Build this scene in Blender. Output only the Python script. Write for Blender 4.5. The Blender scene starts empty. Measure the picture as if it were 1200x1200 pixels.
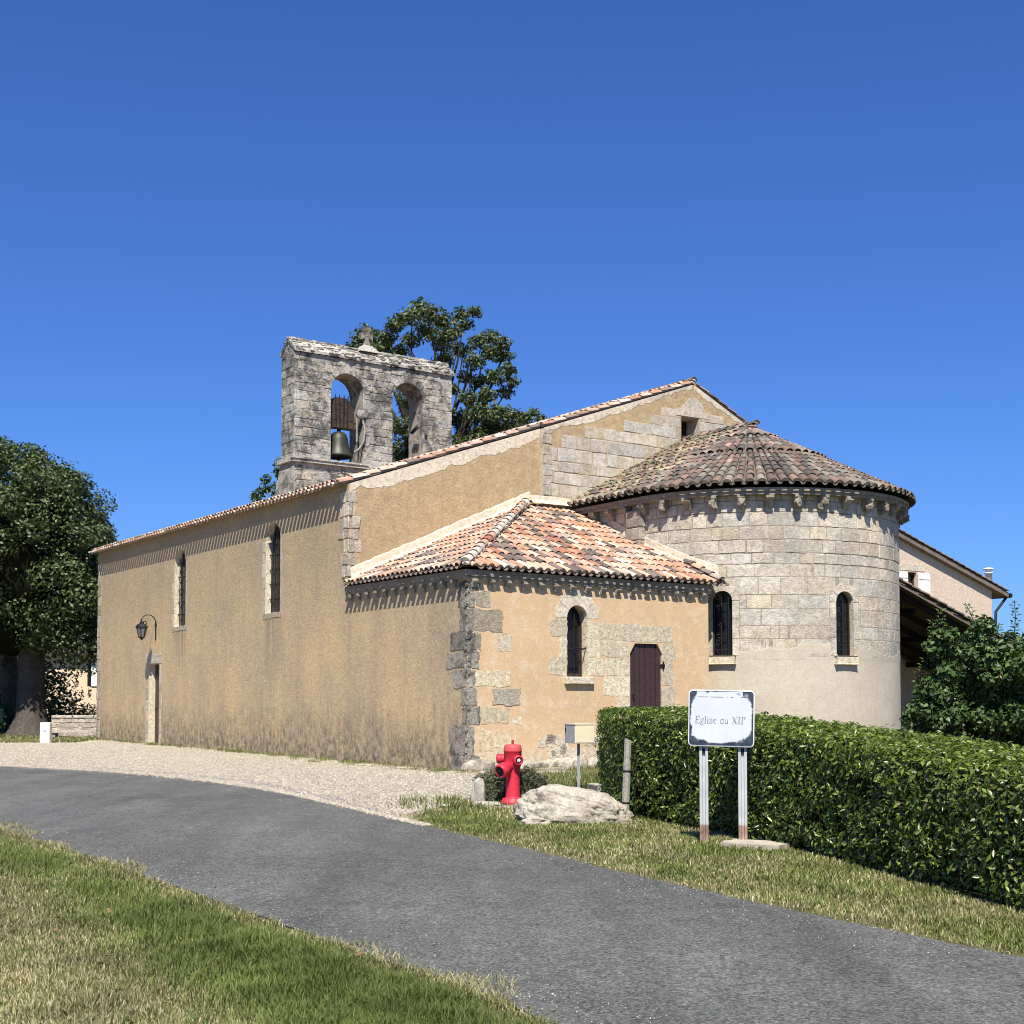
import bpy, bmesh, math, random
import numpy as np
from mathutils import Vector, geometry, noise as mnoise

# ------------------------------------------------------------------ camera, sky, sun, exposure
sc = bpy.context.scene
COL = sc.collection
R_ = math.radians
cam_d = bpy.data.cameras.new('camera'); cam = bpy.data.objects.new('camera', cam_d); COL.objects.link(cam)
cam.location = (0, 0, 1.6); cam.rotation_euler = (R_(92.5), 0, 0)
cam_d.sensor_width = 36; cam_d.lens = 48.0; cam_d.shift_y = 155 / 1200
cam_d.clip_start = 0.1; cam_d.clip_end = 3000
sc.camera = cam

ANG = R_(35)                                   # how far the church is turned to the view
VX, VY = math.cos(ANG), math.sin(ANG)
SUN_EL, SUN_PHI = R_(54.5), R_(36)               # sun stands between the two visible wall normals
nR = Vector((VY, -VX, 0)); nL = Vector((-VX, -VY, 0))
sh = (nR * math.cos(SUN_PHI) + nL * math.sin(SUN_PHI)).normalized()
sdir = Vector((sh.x * math.cos(SUN_EL), sh.y * math.cos(SUN_EL), math.sin(SUN_EL)))

w = bpy.data.worlds.new('World'); sc.world = w; w.use_nodes = True
wt = w.node_tree; wt.nodes.clear()
sky = wt.nodes.new('ShaderNodeTexSky'); sky.sky_type = 'NISHITA'; sky.sun_disc = False
sky.sun_elevation = SUN_EL; sky.sun_rotation = math.atan2(sdir.x, sdir.y)
sky.altitude = 0; sky.air_density = 1.0; sky.dust_density = 0.3; sky.ozone_density = 4.0
hs = wt.nodes.new('ShaderNodeMix'); hs.data_type = 'RGBA'; hs.blend_type = 'MULTIPLY'; hs.inputs[0].default_value = 1; hs.inputs[7].default_value = (0.345, 0.565, 1.01, 1)   # white balance of a sunlit exposure
bg = wt.nodes.new('ShaderNodeBackground'); bg.inputs['Strength'].default_value = 0.085
wo = wt.nodes.new('ShaderNodeOutputWorld')
wt.links.new(sky.outputs[0], hs.inputs[6]); wt.links.new(hs.outputs[2], bg.inputs[0]); wt.links.new(bg.outputs[0], wo.inputs[0])

sl = bpy.data.lights.new('sun', 'SUN'); sl.energy = 4.9; sl.angle = R_(0.53); sl.color = (1.0, 0.945, 0.85)
so = bpy.data.objects.new('sun', sl); COL.objects.link(so)
so.rotation_euler = sdir.to_track_quat('Z', 'Y').to_euler(); so.location = (-10, -30, 40)

sc.view_settings.view_transform = 'Standard'; sc.view_settings.look = 'None'
sc.view_settings.exposure = 0.70; sc.view_settings.gamma = 1.0
sc.cycles.pixel_filter_type = 'BLACKMAN_HARRIS'; sc.cycles.filter_width = 1.0
sc.cycles.max_bounces = 8; sc.cycles.transparent_max_bounces = 8

# ------------------------------------------------------------------ helpers
K = 0.25 / 27.06                               # the ground climbs gently away from the camera
def gz(y): return K * min(y, 60.0)
rng = np.random.default_rng(7); rnd = random.Random(11)

class MB:
    """collects faces; build() links them as ONE mesh object"""
    def __init__(s): s.v = []; s.f = []; s.c = []; s.m = []; s.sm = []
    def add(s, vs, fs, col=(1, 1, 1), mi=0, smooth=False):
        o = len(s.v); s.v.extend([tuple(p) for p in vs])
        for f in fs:
            s.f.append(tuple(o + i for i in f)); s.c.append(col); s.m.append(mi); s.sm.append(smooth)
    def box(s, x0, x1, y0, y1, z0, z1, col=(1, 1, 1), mi=0):
        s.add([(x0,y0,z0),(x1,y0,z0),(x1,y1,z0),(x0,y1,z0),(x0,y0,z1),(x1,y0,z1),(x1,y1,z1),(x0,y1,z1)],
              [(0,3,2,1),(4,5,6,7),(0,1,5,4),(1,2,6,5),(2,3,7,6),(3,0,4,7)], col, mi)
    def obox(s, P, A, B, Cc, col=(1, 1, 1), mi=0, bev=0.0):
        """box at centre P with half-vectors A, B, Cc; optional bevel"""
        P, A, B, Cc = (Vector(q) for q in (P, A, B, Cc))
        if bev <= 0:
            vs = [P+sx*A+sy*B+sz*Cc for sz in (-1,1) for sx, sy in ((-1,-1),(1,-1),(1,1),(-1,1))]
            s.add(vs, [(0,3,2,1),(4,5,6,7),(0,1,5,4),(1,2,6,5),(2,3,7,6),(3,0,4,7)], col, mi)
            return
        bm = bmesh.new(); bmesh.ops.create_cube(bm, size=2)
        for v in bm.verts: v.co = P + A*v.co.x + B*v.co.y + Cc*v.co.z
        bmesh.ops.bevel(bm, geom=bm.edges[:], offset=bev, segments=2, affect='EDGES', profile=0.6)
        s.bm(bm, col, mi)
    def bm(s, bm, col=(1, 1, 1), mi=0, smooth=False):
        bm.verts.index_update()
        s.add([v.co[:] for v in bm.verts], [[v.index for v in f.verts] for f in bm.faces], col, mi, smooth); bm.free()
    def prism(s, pts, mapf, d0, d1, col=(1, 1, 1), mi=0):
        n = len(pts)
        vs = [mapf(u, v, d0) for u, v in pts] + [mapf(u, v, d1) for u, v in pts]
        fs = [tuple(range(n, 2*n)), tuple(range(n-1, -1, -1))] + [(i, (i+1) % n, n+(i+1) % n, n+i) for i in range(n)]
        s.add(vs, fs, col, mi)
    def tube(s, pts, r, seg=8, col=(1, 1, 1), mi=0, cap=True, smooth=True):
        pts = [Vector(p) for p in pts]; n = len(pts)
        rr = r if isinstance(r, (list, tuple)) else [r]*n
        ref = Vector((0, 0, 1)); vs = []
        for i, p in enumerate(pts):
            t = (pts[min(i+1, n-1)] - pts[max(i-1, 0)]).normalized()
            if abs(t.dot(ref)) > 0.95: ref = Vector((1, 0, 0)) if abs(t.x) < 0.9 else Vector((0, 1, 0))
            a = t.cross(ref).normalized(); b = a.cross(t).normalized()
            ref = b
            for k in range(seg):
                th = 2*math.pi*k/seg; vs.append(p + (a*math.cos(th) + b*math.sin(th))*rr[i])
        fs = [(i*seg+k, i*seg+(k+1) % seg, (i+1)*seg+(k+1) % seg, (i+1)*seg+k) for i in range(n-1) for k in range(seg)]
        s.add(vs, fs, col, mi, smooth)
        if cap: s.add(vs[:seg], [tuple(range(seg-1, -1, -1))], col, mi); s.add(vs[-seg:], [tuple(range(seg))], col, mi)
    def lathe(s, c, prof, seg=20, axis=(0, 0, 1), col=(1, 1, 1), mi=0, smooth=True):
        c = Vector(c); ax = Vector(axis).normalized()
        a = ax.orthogonal().normalized(); b = ax.cross(a)
        vs = [c + ax*z + (a*math.cos(2*math.pi*k/seg) + b*math.sin(2*math.pi*k/seg))*r for r, z in prof for k in range(seg)]
        n = len(prof)
        fs = [(i*seg+k, i*seg+(k+1) % seg, (i+1)*seg+(k+1) % seg, (i+1)*seg+k) for i in range(n-1) for k in range(seg)]
        s.add(vs, fs, col, mi, smooth)
        s.add(vs[:seg], [tuple(range(seg-1, -1, -1))], col, mi); s.add(vs[-seg:], [tuple(range(seg))], col, mi)
    def build(s, name, mats, parent=None):
        me = bpy.data.meshes.new(name); me.from_pydata(s.v, [], s.f); me.update()
        if not isinstance(mats, (list, tuple)): mats = [mats]
        for m in mats: me.materials.append(m)
        n = len(me.polygons)
        me.polygons.foreach_set('material_index', s.m[:n]); me.polygons.foreach_set('use_smooth', s.sm[:n])
        at = me.attributes.new('tint', 'FLOAT_COLOR', 'FACE')
        cc = np.ones((n, 4), np.float32); cc[:, :3] = np.array(s.c, np.float32)[:n]; at.data.foreach_set('color', cc.ravel())
        return link(name, me, parent)

def link(name, me, parent=None):
    o = bpy.data.objects.new(name, me); COL.objects.link(o)
    if parent is not None: o.parent = parent
    return o
def np_mesh(name, V, F, tint, m, parent=None):
    """V (n,3), F (m,k) index array, tint (m,3): one mesh object"""
    me = bpy.data.meshes.new(name); nf, k = F.shape
    me.vertices.add(len(V)); me.vertices.foreach_set('co', V.astype(np.float32).ravel())
    me.loops.add(nf*k); me.loops.foreach_set('vertex_index', F.astype(np.int32).ravel())
    me.polygons.add(nf); me.polygons.foreach_set('loop_start', np.arange(0, nf*k, k, dtype=np.int32))
    me.update(calc_edges=True); me.materials.append(m)
    at = me.attributes.new('tint', 'FLOAT_COLOR', 'FACE')
    cc = np.ones((nf, 4), np.float32); cc[:, :3] = tint; at.data.foreach_set('color', cc.ravel())
    return link(name, me, parent)
def empty(name, loc=(0, 0, 0), rz=0.0):
    o = bpy.data.objects.new(name, None); COL.objects.link(o); o.location = loc; o.rotation_euler = (0, 0, rz); return o
def tag(o, label=None, cat=None, group=None, kind=None):
    if label: o['label'] = label
    if cat: o['category'] = cat
    if group: o['group'] = group
    if kind: o['kind'] = kind
    return o
def pip(p, poly):
    x, y = p; c = False; n = len(poly); j = n-1
    for i in range(n):
        xi, yi = poly[i]; xj, yj = poly[j]
        if (yi > y) != (yj > y) and x < (xj-xi)*(y-yi)/(yj-yi)+xi: c = not c
        j = i
    return c
def panel(mb, outline, holes, mapf, col=(1, 1, 1), mi=0, grid=None, d=0.0):
    """flat or curved sheet with openings, triangulated"""
    pts, eds = [], []
    for loop in [outline] + holes:
        o = len(pts); n = len(loop); pts += [Vector(p) for p in loop]; eds += [(o+i, o+(i+1) % n) for i in range(n)]
    if grid:
        us = [p[0] for p in outline]; vs = [p[1] for p in outline]
        nu = max(1, int((max(us)-min(us))/grid[0])); nv = max(1, int((max(vs)-min(vs))/grid[1]))
        for i in range(1, nu):
            for j in range(1, nv):
                p = (min(us)+(max(us)-min(us))*i/nu, min(vs)+(max(vs)-min(vs))*j/nv)
                if pip(p, outline) and not any(pip(p, h) for h in holes): pts.append(Vector(p))
    r = geometry.delaunay_2d_cdt(pts, eds, [], 0, 1e-5)
    vs = [mapf(p.x, p.y, d) for p in r[0]]; fs = []
    for f in r[2]:
        c = (sum(r[0][i].x for i in f)/len(f), sum(r[0][i].y for i in f)/len(f))
        if pip(c, outline) and not any(pip(c, h) for h in holes): fs.append(tuple(f))
    mb.add(vs, fs, col, mi)
def reveal(mb, hole, mapf, depth, col=(1, 1, 1), mi=0, d=0.0):
    n = len(hole)
    vs = [mapf(u, v, d) for u, v in hole] + [mapf(u, v, -depth) for u, v in hole]
    mb.add(vs, [(i, (i+1) % n, n+(i+1) % n, n+i) for i in range(n)], col, mi)
def arch(cx, wd, z0, z1, n=12):
    r = wd/2; zs = z1-r
    return [(cx-r, z0), (cx+r, z0)] + [(cx+r*math.cos(math.pi*k/n), zs+r*math.sin(math.pi*k/n)) for k in range(n+1)]
def arch_block(cx, wd, z0, z1, m=0.0):
    """for a row of blocks: which u-interval an arched opening takes"""
    r = wd/2+m; zs = z1-wd/2
    def f(a, b):
        if b <= z0-m or a >= zs+r: return None
        if a <= zs: return (cx-r, cx+r)
        h = math.sqrt(max(0, r*r-(a-zs)**2)); return (cx-h, cx+h)
    return f
def rect_block(u0, u1, z0, z1): return lambda a, b: None if (b <= z0 or a >= z1) else (u0, u1)
def ashlar(mb, mapf, u0, u1, rows, wr, holes=(), keep=None, seed=1, gap=0.010, proud=(0.004, 0.014), tint=(0.82, 1.12), mi=0, jit=0.006, step=0.3, warm=0.05):
    """courses of dressed stone laid on a wall sheet, every block its own slightly proud face"""
    r = random.Random(seed)
    for (z0, z1) in rows:
        u = u0 - r.random()*wr[0]
        while u < u1:
            wd = r.uniform(*wr); a, b = max(u, u0), min(u+wd, u1); u += wd
            if b-a < 0.06: continue
            segs = [(a, b)]
            for h in holes:
                q = h(z0, z1)
                if q: segs = [s for (p0, p1) in segs for s in ((p0, min(p1, q[0])), (max(p0, q[1]), p1)) if s[1]-s[0] > 0.05]
            for (p0, p1) in segs:
                if keep and not keep((p0+p1)/2, (z0+z1)/2): continue
                a0, a1, c0, c1 = p0+gap/2, p1-gap/2, z0+gap/2, z1-gap/2
                pr = r.uniform(*proud); e = 0.012; n = max(1, int((a1-a0)/step))
                if a1-a0 < 0.04: continue
                us = [a0, a0+e] + [a0+e+(a1-a0-2*e)*k/n for k in range(1, n)] + [a1-e, a1]; zs = [c0, c0+e, c1-e, c1]
                vs = []
                for j, z in enumerate(zs):
                    for i, uu in enumerate(us):
                        edge = i in (0, len(us)-1) or j in (0, 3)
                        q = jit*(0.6 if edge else 1)
                        vs.append(mapf(uu+r.uniform(-q, q), z+r.uniform(-q, q), -0.006 if edge else pr+r.uniform(-.002, .002)))
                m = len(us); t = r.uniform(*tint); wv = r.uniform(-warm, warm)
                mb.add(vs, [(j*m+i, j*m+i+1, (j+1)*m+i+1, (j+1)*m+i) for j in range(3) for i in range(m-1)], (t*(1+wv), t, t*(1-wv*1.5)), mi)
def courses(z0, z1, hr, seed):
    r = random.Random(seed); out = []; z = z0
    while z < z1-0.05:
        h = r.uniform(*hr); t = min(z+h, z1)
        if z1-t < hr[0]*0.5: t = z1
        out.append((z, t)); z = t
    return out
def patch(mb, mapf, pts, d0, d1, col, mi=0, jit=0.02, seed=0, sub=4):
    """irregular slab with a wandering outline: stone or mortar showing in a render"""
    r = random.Random(seed); out = []
    for i in range(len(pts)):
        a, b = pts[i], pts[(i+1) % len(pts)]
        for k in range(sub):
            t = k/sub; out.append((a[0]+(b[0]-a[0])*t+r.uniform(-jit, jit), a[1]+(b[1]-a[1])*t+r.uniform(-jit, jit)))
    tri = geometry.tessellate_polygon([[Vector((p[0], p[1], 0)) for p in out]]); n = len(out)
    mb.add([mapf(p[0], p[1], d1) for p in out], [tuple(t) for t in tri], col, mi)
    mb.add([mapf(p[0], p[1], d0) for p in out] + [mapf(p[0], p[1], d1) for p in out], [(i, (i+1) % n, n+(i+1) % n, n+i) for i in range(n)], col, mi)
def lump(mb, c, s, seed, amp=0.25, sub=2, col=(1, 1, 1), mi=0, freq=1.7, smooth=False):
    """rough stone lump"""
    bm = bmesh.new(); bmesh.ops.create_icosphere(bm, subdivisions=sub, radius=1)
    off = Vector((seed*3.1, seed*1.7, seed*0.9))
    for v in bm.verts:
        n = v.co.normalized(); k = 1+amp*mnoise.noise(n*freq+off)+amp*.5*mnoise.noise(n*freq*2.6+off)
        q = Vector([math.copysign(abs(x)**0.75, x) for x in n])*k
        v.co = Vector((c[0]+q.x*s[0], c[1]+q.y*s[1], c[2]+q.z*s[2]))
    mb.bm(bm, col, mi, smooth)
def unit(a): return a/np.maximum(np.linalg.norm(a, axis=-1, keepdims=True), 1e-9)
def leaf_arrays(P, N, L, W, fold=0.18):
    n = len(P); T = unit(np.cross(N, rng.normal(size=(n, 3)))); S = np.cross(N, T)
    L = np.asarray(L).reshape(-1, 1)*np.ones((n, 1)); W = np.asarray(W).reshape(-1, 1)*np.ones((n, 1))
    V = np.empty((n, 4, 3)); V[:, 0] = P-T*L/2; V[:, 2] = P+T*L/2-N*L*.08
    V[:, 1] = P+S*W/2+N*W*fold; V[:, 3] = P-S*W/2+N*W*fold
    b = np.arange(n)[:, None]*4
    F = np.concatenate([b+np.array([[0, 1, 2]]), b+np.array([[0, 2, 3]])], 1).reshape(-1, 3)
    return V.reshape(-1, 3), F
def smooth_noise(x, y, seed):
    """cheap value noise in numpy"""
    r = np.random.default_rng(seed); T = r.random((64, 64))
    xi = np.floor(x).astype(int); yi = np.floor(y).astype(int); fx = x-xi; fy = y-yi
    fx = fx*fx*(3-2*fx); fy = fy*fy*(3-2*fy); g = lambda a, b: T[a % 64, b % 64]
    return (g(xi, yi)*(1-fx)+g(xi+1, yi)*fx)*(1-fy)+(g(xi, yi+1)*(1-fx)+g(xi+1, yi+1)*fx)*fy
# ------------------------------------------------------------------ materials
class NT:
    def __init__(s, name, rough=0.85, spec=0.3):
        s.m = bpy.data.materials.new(name); s.m.use_nodes = True; s.t = s.m.node_tree
        s.b = s.t.nodes['Principled BSDF']; s.b.inputs['Roughness'].default_value = rough
        s.b.inputs['Specular IOR Level'].default_value = spec
        s.co = s.t.nodes.new('ShaderNodeTexCoord').outputs['Object']
    def n(s, t, **k):
        nd = s.t.nodes.new(t)
        for a, b in k.items(): setattr(nd, a, b)
        return nd
    def put(s, sock, v):
        if isinstance(v, bpy.types.NodeSocket): s.t.links.new(v, sock)
        elif isinstance(v, (tuple, list)) and len(v) == 3 and sock.type == 'RGBA': sock.default_value = (*v, 1)
        else: sock.default_value = v
    def map(s, scale=(1, 1, 1), loc=(0, 0, 0), rot=(0, 0, 0)):
        nd = s.n('ShaderNodeMapping'); s.put(nd.inputs[0], s.co)
        nd.inputs['Scale'].default_value = scale; nd.inputs['Location'].default_value = loc; nd.inputs['Rotation'].default_value = rot; return nd.outputs[0]
    def noise(s, scale, detail=4, rough=0.55, vec=None, dist=0.0):
        nd = s.n('ShaderNodeTexNoise'); s.put(nd.inputs['Vector'], vec or s.co)
        nd.inputs['Scale'].default_value = scale; nd.inputs['Detail'].default_value = detail
        nd.inputs['Roughness'].default_value = rough; nd.inputs['Distortion'].default_value = dist; return nd.outputs[0]
    def voro(s, scale, feature='F1', vec=None, out=0):
        nd = s.n('ShaderNodeTexVoronoi', feature=feature); s.put(nd.inputs['Vector'], vec or s.co); nd.inputs['Scale'].default_value = scale; return nd.outputs[out]
    def ramp(s, fac, *stops):
        nd = s.n('ShaderNodeValToRGB'); s.put(nd.inputs[0], fac); e = nd.color_ramp.elements
        while len(e) < len(stops): e.new(0.5)
        for el, (p, c) in zip(e, stops): el.position = p; el.color = (*c, 1) if isinstance(c, (tuple, list)) else (c, c, c, 1)
        return nd.outputs[0]
    def mix(s, fac, a, b, mode='MIX'):
        nd = s.n('ShaderNodeMix', data_type='RGBA', blend_type=mode)
        s.put(nd.inputs[0], fac); s.put(nd.inputs[6], a); s.put(nd.inputs[7], b); return nd.outputs[2]
    def math(s, op, a, b=0.0, clamp=False):
        nd = s.n('ShaderNodeMath', operation=op, use_clamp=clamp); s.put(nd.inputs[0], a); s.put(nd.inputs[1], b); return nd.outputs[0]
    def xyz(s):
        nd = s.n('ShaderNodeSeparateXYZ'); s.put(nd.inputs[0], s.co); return nd.outputs
    def tint(s):
        return s.n('ShaderNodeAttribute', attribute_name='tint').outputs['Color']
    def bump(s, h, strength=0.4, dist=0.02):
        nd = s.n('ShaderNodeBump'); s.put(nd.inputs['Height'], h); nd.inputs['Strength'].default_value = strength; nd.inputs['Distance'].default_value = dist
        s.put(s.b.inputs['Normal'], nd.outputs[0]); return s
    def base(s, c): s.put(s.b.inputs['Base Color'], c); return s
    def done(s): return s.m

def m_plain(name, col, rough=0.6, spec=0.4, metal=0.0, var=0.12, scale=9):
    t = NT(name, rough, spec); n = t.noise(scale, 5, 0.6)
    t.base(t.mix(t.ramp(n, (0.3, 1-var), (0.7, 1+var)), (0, 0, 0), col, 'MIX') if False else t.mix(1.0, col, t.ramp(n, (0.3, 1-var*2), (0.7, 1.0)), 'MULTIPLY'))
    t.b.inputs['Metallic'].default_value = metal
    return t.bump(t.noise(scale*6, 3), 0.15, 0.004).done()

def m_plaster_weathered():
    t = NT('weathered_ochre_render', 0.92, 0.15)
    big = t.noise(0.55, 5, 0.6); streak = t.noise(1.0, 5, 0.6, t.map((1.3, 1.3, 0.22)))
    mid = t.noise(3.2, 5, 0.65); fine = t.noise(17, 5, 0.8); gr = t.noise(6, 6, 0.8, t.map((1, 1, .8)))
    c = t.ramp(big, (0.34, (0.42, 0.318, 0.203)), (0.50, (0.485, 0.362, 0.213)), (0.66, (0.54, 0.39, 0.217)))
    c = t.mix(t.math('MULTIPLY', t.ramp(streak, (0.42, 0.0), (0.66, 1.0)), 0.34), c, (0.27, 0.23, 0.17))
    c = t.mix(t.math('MULTIPLY', t.ramp(mid, (0.52, 0.0), (0.7, 1.0)), 0.5), c, (0.50, 0.40, 0.255))
    z = t.xyz()[2]                                   # rising damp with a ragged upper edge
    edge = t.math('ADD', z, t.math('MULTIPLY', t.math('SUBTRACT', t.noise(1.5, 6, 0.75, t.map((1, 1, .9))), 0.5), 2.2))
    damp = t.ramp(t.math('MULTIPLY', edge, 0.7), (0.15, 1.0), (0.95, 0.0))
    dm = t.math('MULTIPLY', damp, t.ramp(gr, (0.40, 1.0), (0.60, 0.15)))
    c = t.mix(t.math('MULTIPLY', dm, 0.95), c, (0.12, 0.105, 0.088))
    up = t.ramp(t.math('MULTIPLY', t.math('ADD', z, t.math('MULTIPLY', t.math('SUBTRACT', big, 0.5), 2.0)), 0.125), (0.40, 0.0), (0.62, 1.0))
    south = t.math('LESS_THAN', t.xyz()[0], 0.04)
    c = t.mix(t.math('MULTIPLY', t.math('SUBTRACT', 1.0, south), 0.6), c, t.ramp(mid, (0.35, (0.36, 0.26, 0.145)), (0.65, (0.50, 0.36, 0.20))))   # the gable keeps a warmer render
    c = t.mix(t.math('MULTIPLY', t.math('MULTIPLY', up, south), 0.36), c, (0.29, 0.22, 0.145))
    c = t.mix(t.math('MULTIPLY', t.ramp(t.noise(1.7, 6, 0.75), (0.66, 0.0), (0.72, 1.0)), 0.35), c, (0.5, 0.4, 0.27))
    c = t.mix(1.0, c, t.ramp(fine, (0.34, 0.76), (0.66, 1.19)), 'MULTIPLY')
    c = t.mix(1.0, c, t.ramp(gr, (0.3, 0.84), (0.7, 1.15)), 'MULTIPLY')
    ay = t.xyz()[1]                                  # rain streaks that run down from the two window sills
    for cx in (15.25, 9.0):
        mk = t.ramp(t.math('ABSOLUTE', t.math('SUBTRACT', ay, cx)), (0.30, 1.0), (0.62, 0.0))
        dn = t.math('MULTIPLY', t.ramp(t.math('MULTIPLY', z, 0.25), (0.50, 0.0), (0.88, 1.0)), t.math('LESS_THAN', z, 3.55))
        st = t.ramp(t.noise(7, 4, 0.7, t.map((1, 1, .08))), (0.38, 0.0), (0.62, 1.0))
        c = t.mix(t.math('MULTIPLY', t.math('MULTIPLY', mk, dn), t.math('MULTIPLY', st, 0.75)), c, (0.17, 0.145, 0.115))
    return t.base(c).bump(t.math('ADD', t.math('MULTIPLY', fine, 0.5), gr), 0.8, 0.03).done()

def m_plaster_bright():
    t = NT('bright_ochre_render', 0.9, 0.15)
    big = t.noise(0.9, 5, 0.6); fine = t.noise(26, 4, 0.7); mid = t.noise(4, 5, 0.6)
    c = t.ramp(big, (0.3, (0.555, 0.40, 0.235)), (0.55, (0.615, 0.43, 0.25)), (0.75, (0.64, 0.48, 0.31)))
    c = t.mix(t.math('MULTIPLY', t.ramp(mid, (0.50, 0.0), (0.68, 1.0)), 0.75), c, (0.67, 0.54, 0.385))
    c = t.mix(t.math('MULTIPLY', t.ramp(t.noise(1.7, 6, 0.7), (0.5, 0.0), (0.7, 1.0)), 0.35), c, (0.47, 0.35, 0.22))
    z = t.xyz()[2]
    edge = t.math('ADD', z, t.math('MULTIPLY', t.math('SUBTRACT', t.noise(1.6, 6, 0.75), 0.5), 1.5))
    low = t.ramp(edge, (0.30, 1.0), (0.48, 0.0))     # render fallen away near the ground
    c = t.mix(low, c, t.ramp(t.noise(7, 5, 0.7), (0.35, (0.36, 0.29, 0.20)), (0.6, (0.66, 0.55, 0.40))))
    c = t.mix(1.0, c, t.ramp(fine, (0.3, 0.80), (0.7, 1.10)), 'MULTIPLY')
    return t.base(c).bump(t.math('ADD', t.math('MULTIPLY', fine, 0.5), t.math('MULTIPLY', mid, 1.5)), 0.35, 0.02).done()

def m_stone(name, light, mid_c, dark, grime=0.5, gscale=1.6, patchy=(0.48, 0.66), pits=0.5, bstr=0.5, mott=1.0):
    """limestone: tinted per block, with lichen and grime"""
    t = NT(name, 0.92, 0.15)
    a = t.noise(gscale, 6, 0.68); b = t.noise(gscale*5, 6, 0.72); f = t.noise(38, 4, 0.7); v = t.voro(26)
    c = t.ramp(b, (0.32, mid_c), (0.62, light))
    c = t.mix(1.0, c, t.tint(), 'MULTIPLY')
    g = t.math('MULTIPLY', t.ramp(a, (patchy[0], 0.0), (patchy[1], 1.0)), t.ramp(b, (0.35, 0.35), (0.6, 1.0)))
    c = t.mix(t.math('MULTIPLY', g, grime), c, dark)
    c = t.mix(t.math('MULTIPLY', t.ramp(f, (0.6, 0.0), (0.72, 1.0)), pits), c, tuple(x*0.55 for x in mid_c))
    c = t.mix(1.0, c, t.ramp(f, (0.25, 0.84), (0.7, 1.08)), 'MULTIPLY')
    c = t.mix(mott, c, t.ramp(t.noise(11, 5, 0.75), (0.34, 0.72), (0.62, 1.14)), 'MULTIPLY')
    h = t.math('ADD', t.math('MULTIPLY', b, 1.3), t.math('ADD', t.math('MULTIPLY', f, 0.5), t.math('MULTIPLY', v, 0.35)))
    return t.base(c).bump(h, bstr, 0.025).done()

def m_tile(name, lichen, amount):
    t = NT(name, 0.82, 0.25)
    a = t.noise(2.2, 6, 0.7); f = t.noise(24, 5, 0.7)
    c = t.mix(1.0, t.tint(), t.ramp(f, (0.25, 0.68), (0.7, 1.12)), 'MULTIPLY')
    c = t.mix(t.math('MULTIPLY', t.math('MULTIPLY', t.ramp(a, (0.45, 0.0), (0.62, 1.0)), t.ramp(f, (0.38, 0.2), (0.58, 1.0))), amount), c, lichen)
    return t.base(c).bump(f, 0.35, 0.01).done()

def m_leaf(name, rough=0.45, spec=0.5, trans=0.25, gain=1.0):
    t = NT(name, rough, spec); tc = t.tint()
    c = t.mix(1.0, tc, t.ramp(t.noise(3.0, 3), (0.3, 0.8*gain), (0.7, 1.15*gain)), 'MULTIPLY'); t.base(c)
    tr = t.n('ShaderNodeBsdfTranslucent'); t.put(tr.inputs[0], t.mix(1.0, c, (1.25, 1.35, 0.6), 'MULTIPLY'))
    mx = t.n('ShaderNodeMixShader'); mx.inputs[0].default_value = trans
    out = t.t.nodes['Material Output']
    t.t.links.new(t.b.outputs[0], mx.inputs[1]); t.t.links.new(tr.outputs[0], mx.inputs[2]); t.t.links.new(mx.outputs[0], out.inputs[0])
    return t.done()

def m_asphalt():
    t = NT('old_asphalt', 0.88, 0.25)
    sp = t.noise(42, 4, 0.85); v = t.voro(60, out=1); big = t.noise(0.35, 5, 0.6); mid = t.noise(2.5, 6, 0.7)
    rot = t.map((1, 0.12, 1), rot=(0, 0, R_(-33)))   # bands running with the traffic
    band = t.noise(1.1, 4, 0.6, rot)
    c = t.ramp(sp, (0.36, (0.026, 0.027, 0.0245)), (0.5, (0.087, 0.090, 0.081)), (0.62, (0.25, 0.255, 0.225)))
    c = t.mix(0.4, c, t.ramp(v, (0.2, (0.045, 0.045, 0.044)), (0.85, (0.22, 0.22, 0.203))))
    c = t.mix(1.0, c, t.ramp(big, (0.3, 0.85), (0.7, 1.15)), 'MULTIPLY')
    c = t.mix(1.0, c, t.ramp(band, (0.36, 0.76), (0.62, 1.10)), 'MULTIPLY')
    c = t.mix(1.0, c, t.ramp(mid, (0.3, 0.82), (0.7, 1.15)), 'MULTIPLY')
    c = t.mix(1.0, c, t.ramp(t.noise(14, 4, 0.8, t.map((1, 0.5, 1))), (0.32, 0.78), (0.66, 1.12)), 'MULTIPLY')
    return t.base(c).bump(t.math('ADD', sp, t.math('MULTIPLY', t.voro(60), 0.5)), 0.7, 0.012).done()

def m_gravel(name, c0, c1, c2, dirt):
    t = NT(name, 0.95, 0.1)
    v = t.voro(30, out=1); d = t.voro(30); mid = t.noise(1.2, 6, 0.7); big = t.noise(0.4, 5, 0.6); f = t.noise(14, 5, 0.8)
    c = t.ramp(v, (0.1, c0), (0.5, c1), (0.9, c2))
    c = t.mix(t.math('MULTIPLY', t.ramp(mid, (0.5, 0.0), (0.68, 1.0)), 0.5), c, dirt)
    c = t.mix(1.0, c, t.ramp(f, (0.34, 0.42), (0.58, 1.15)), 'MULTIPLY')
    c = t.mix(1.0, c, t.ramp(big, (0.3, 0.86), (0.7, 1.08)), 'MULTIPLY')
    return t.base(c).bump(t.math('SUBTRACT', f, t.math('MULTIPLY', d, 0.8)), 1.0, 0.03).done()

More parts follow.
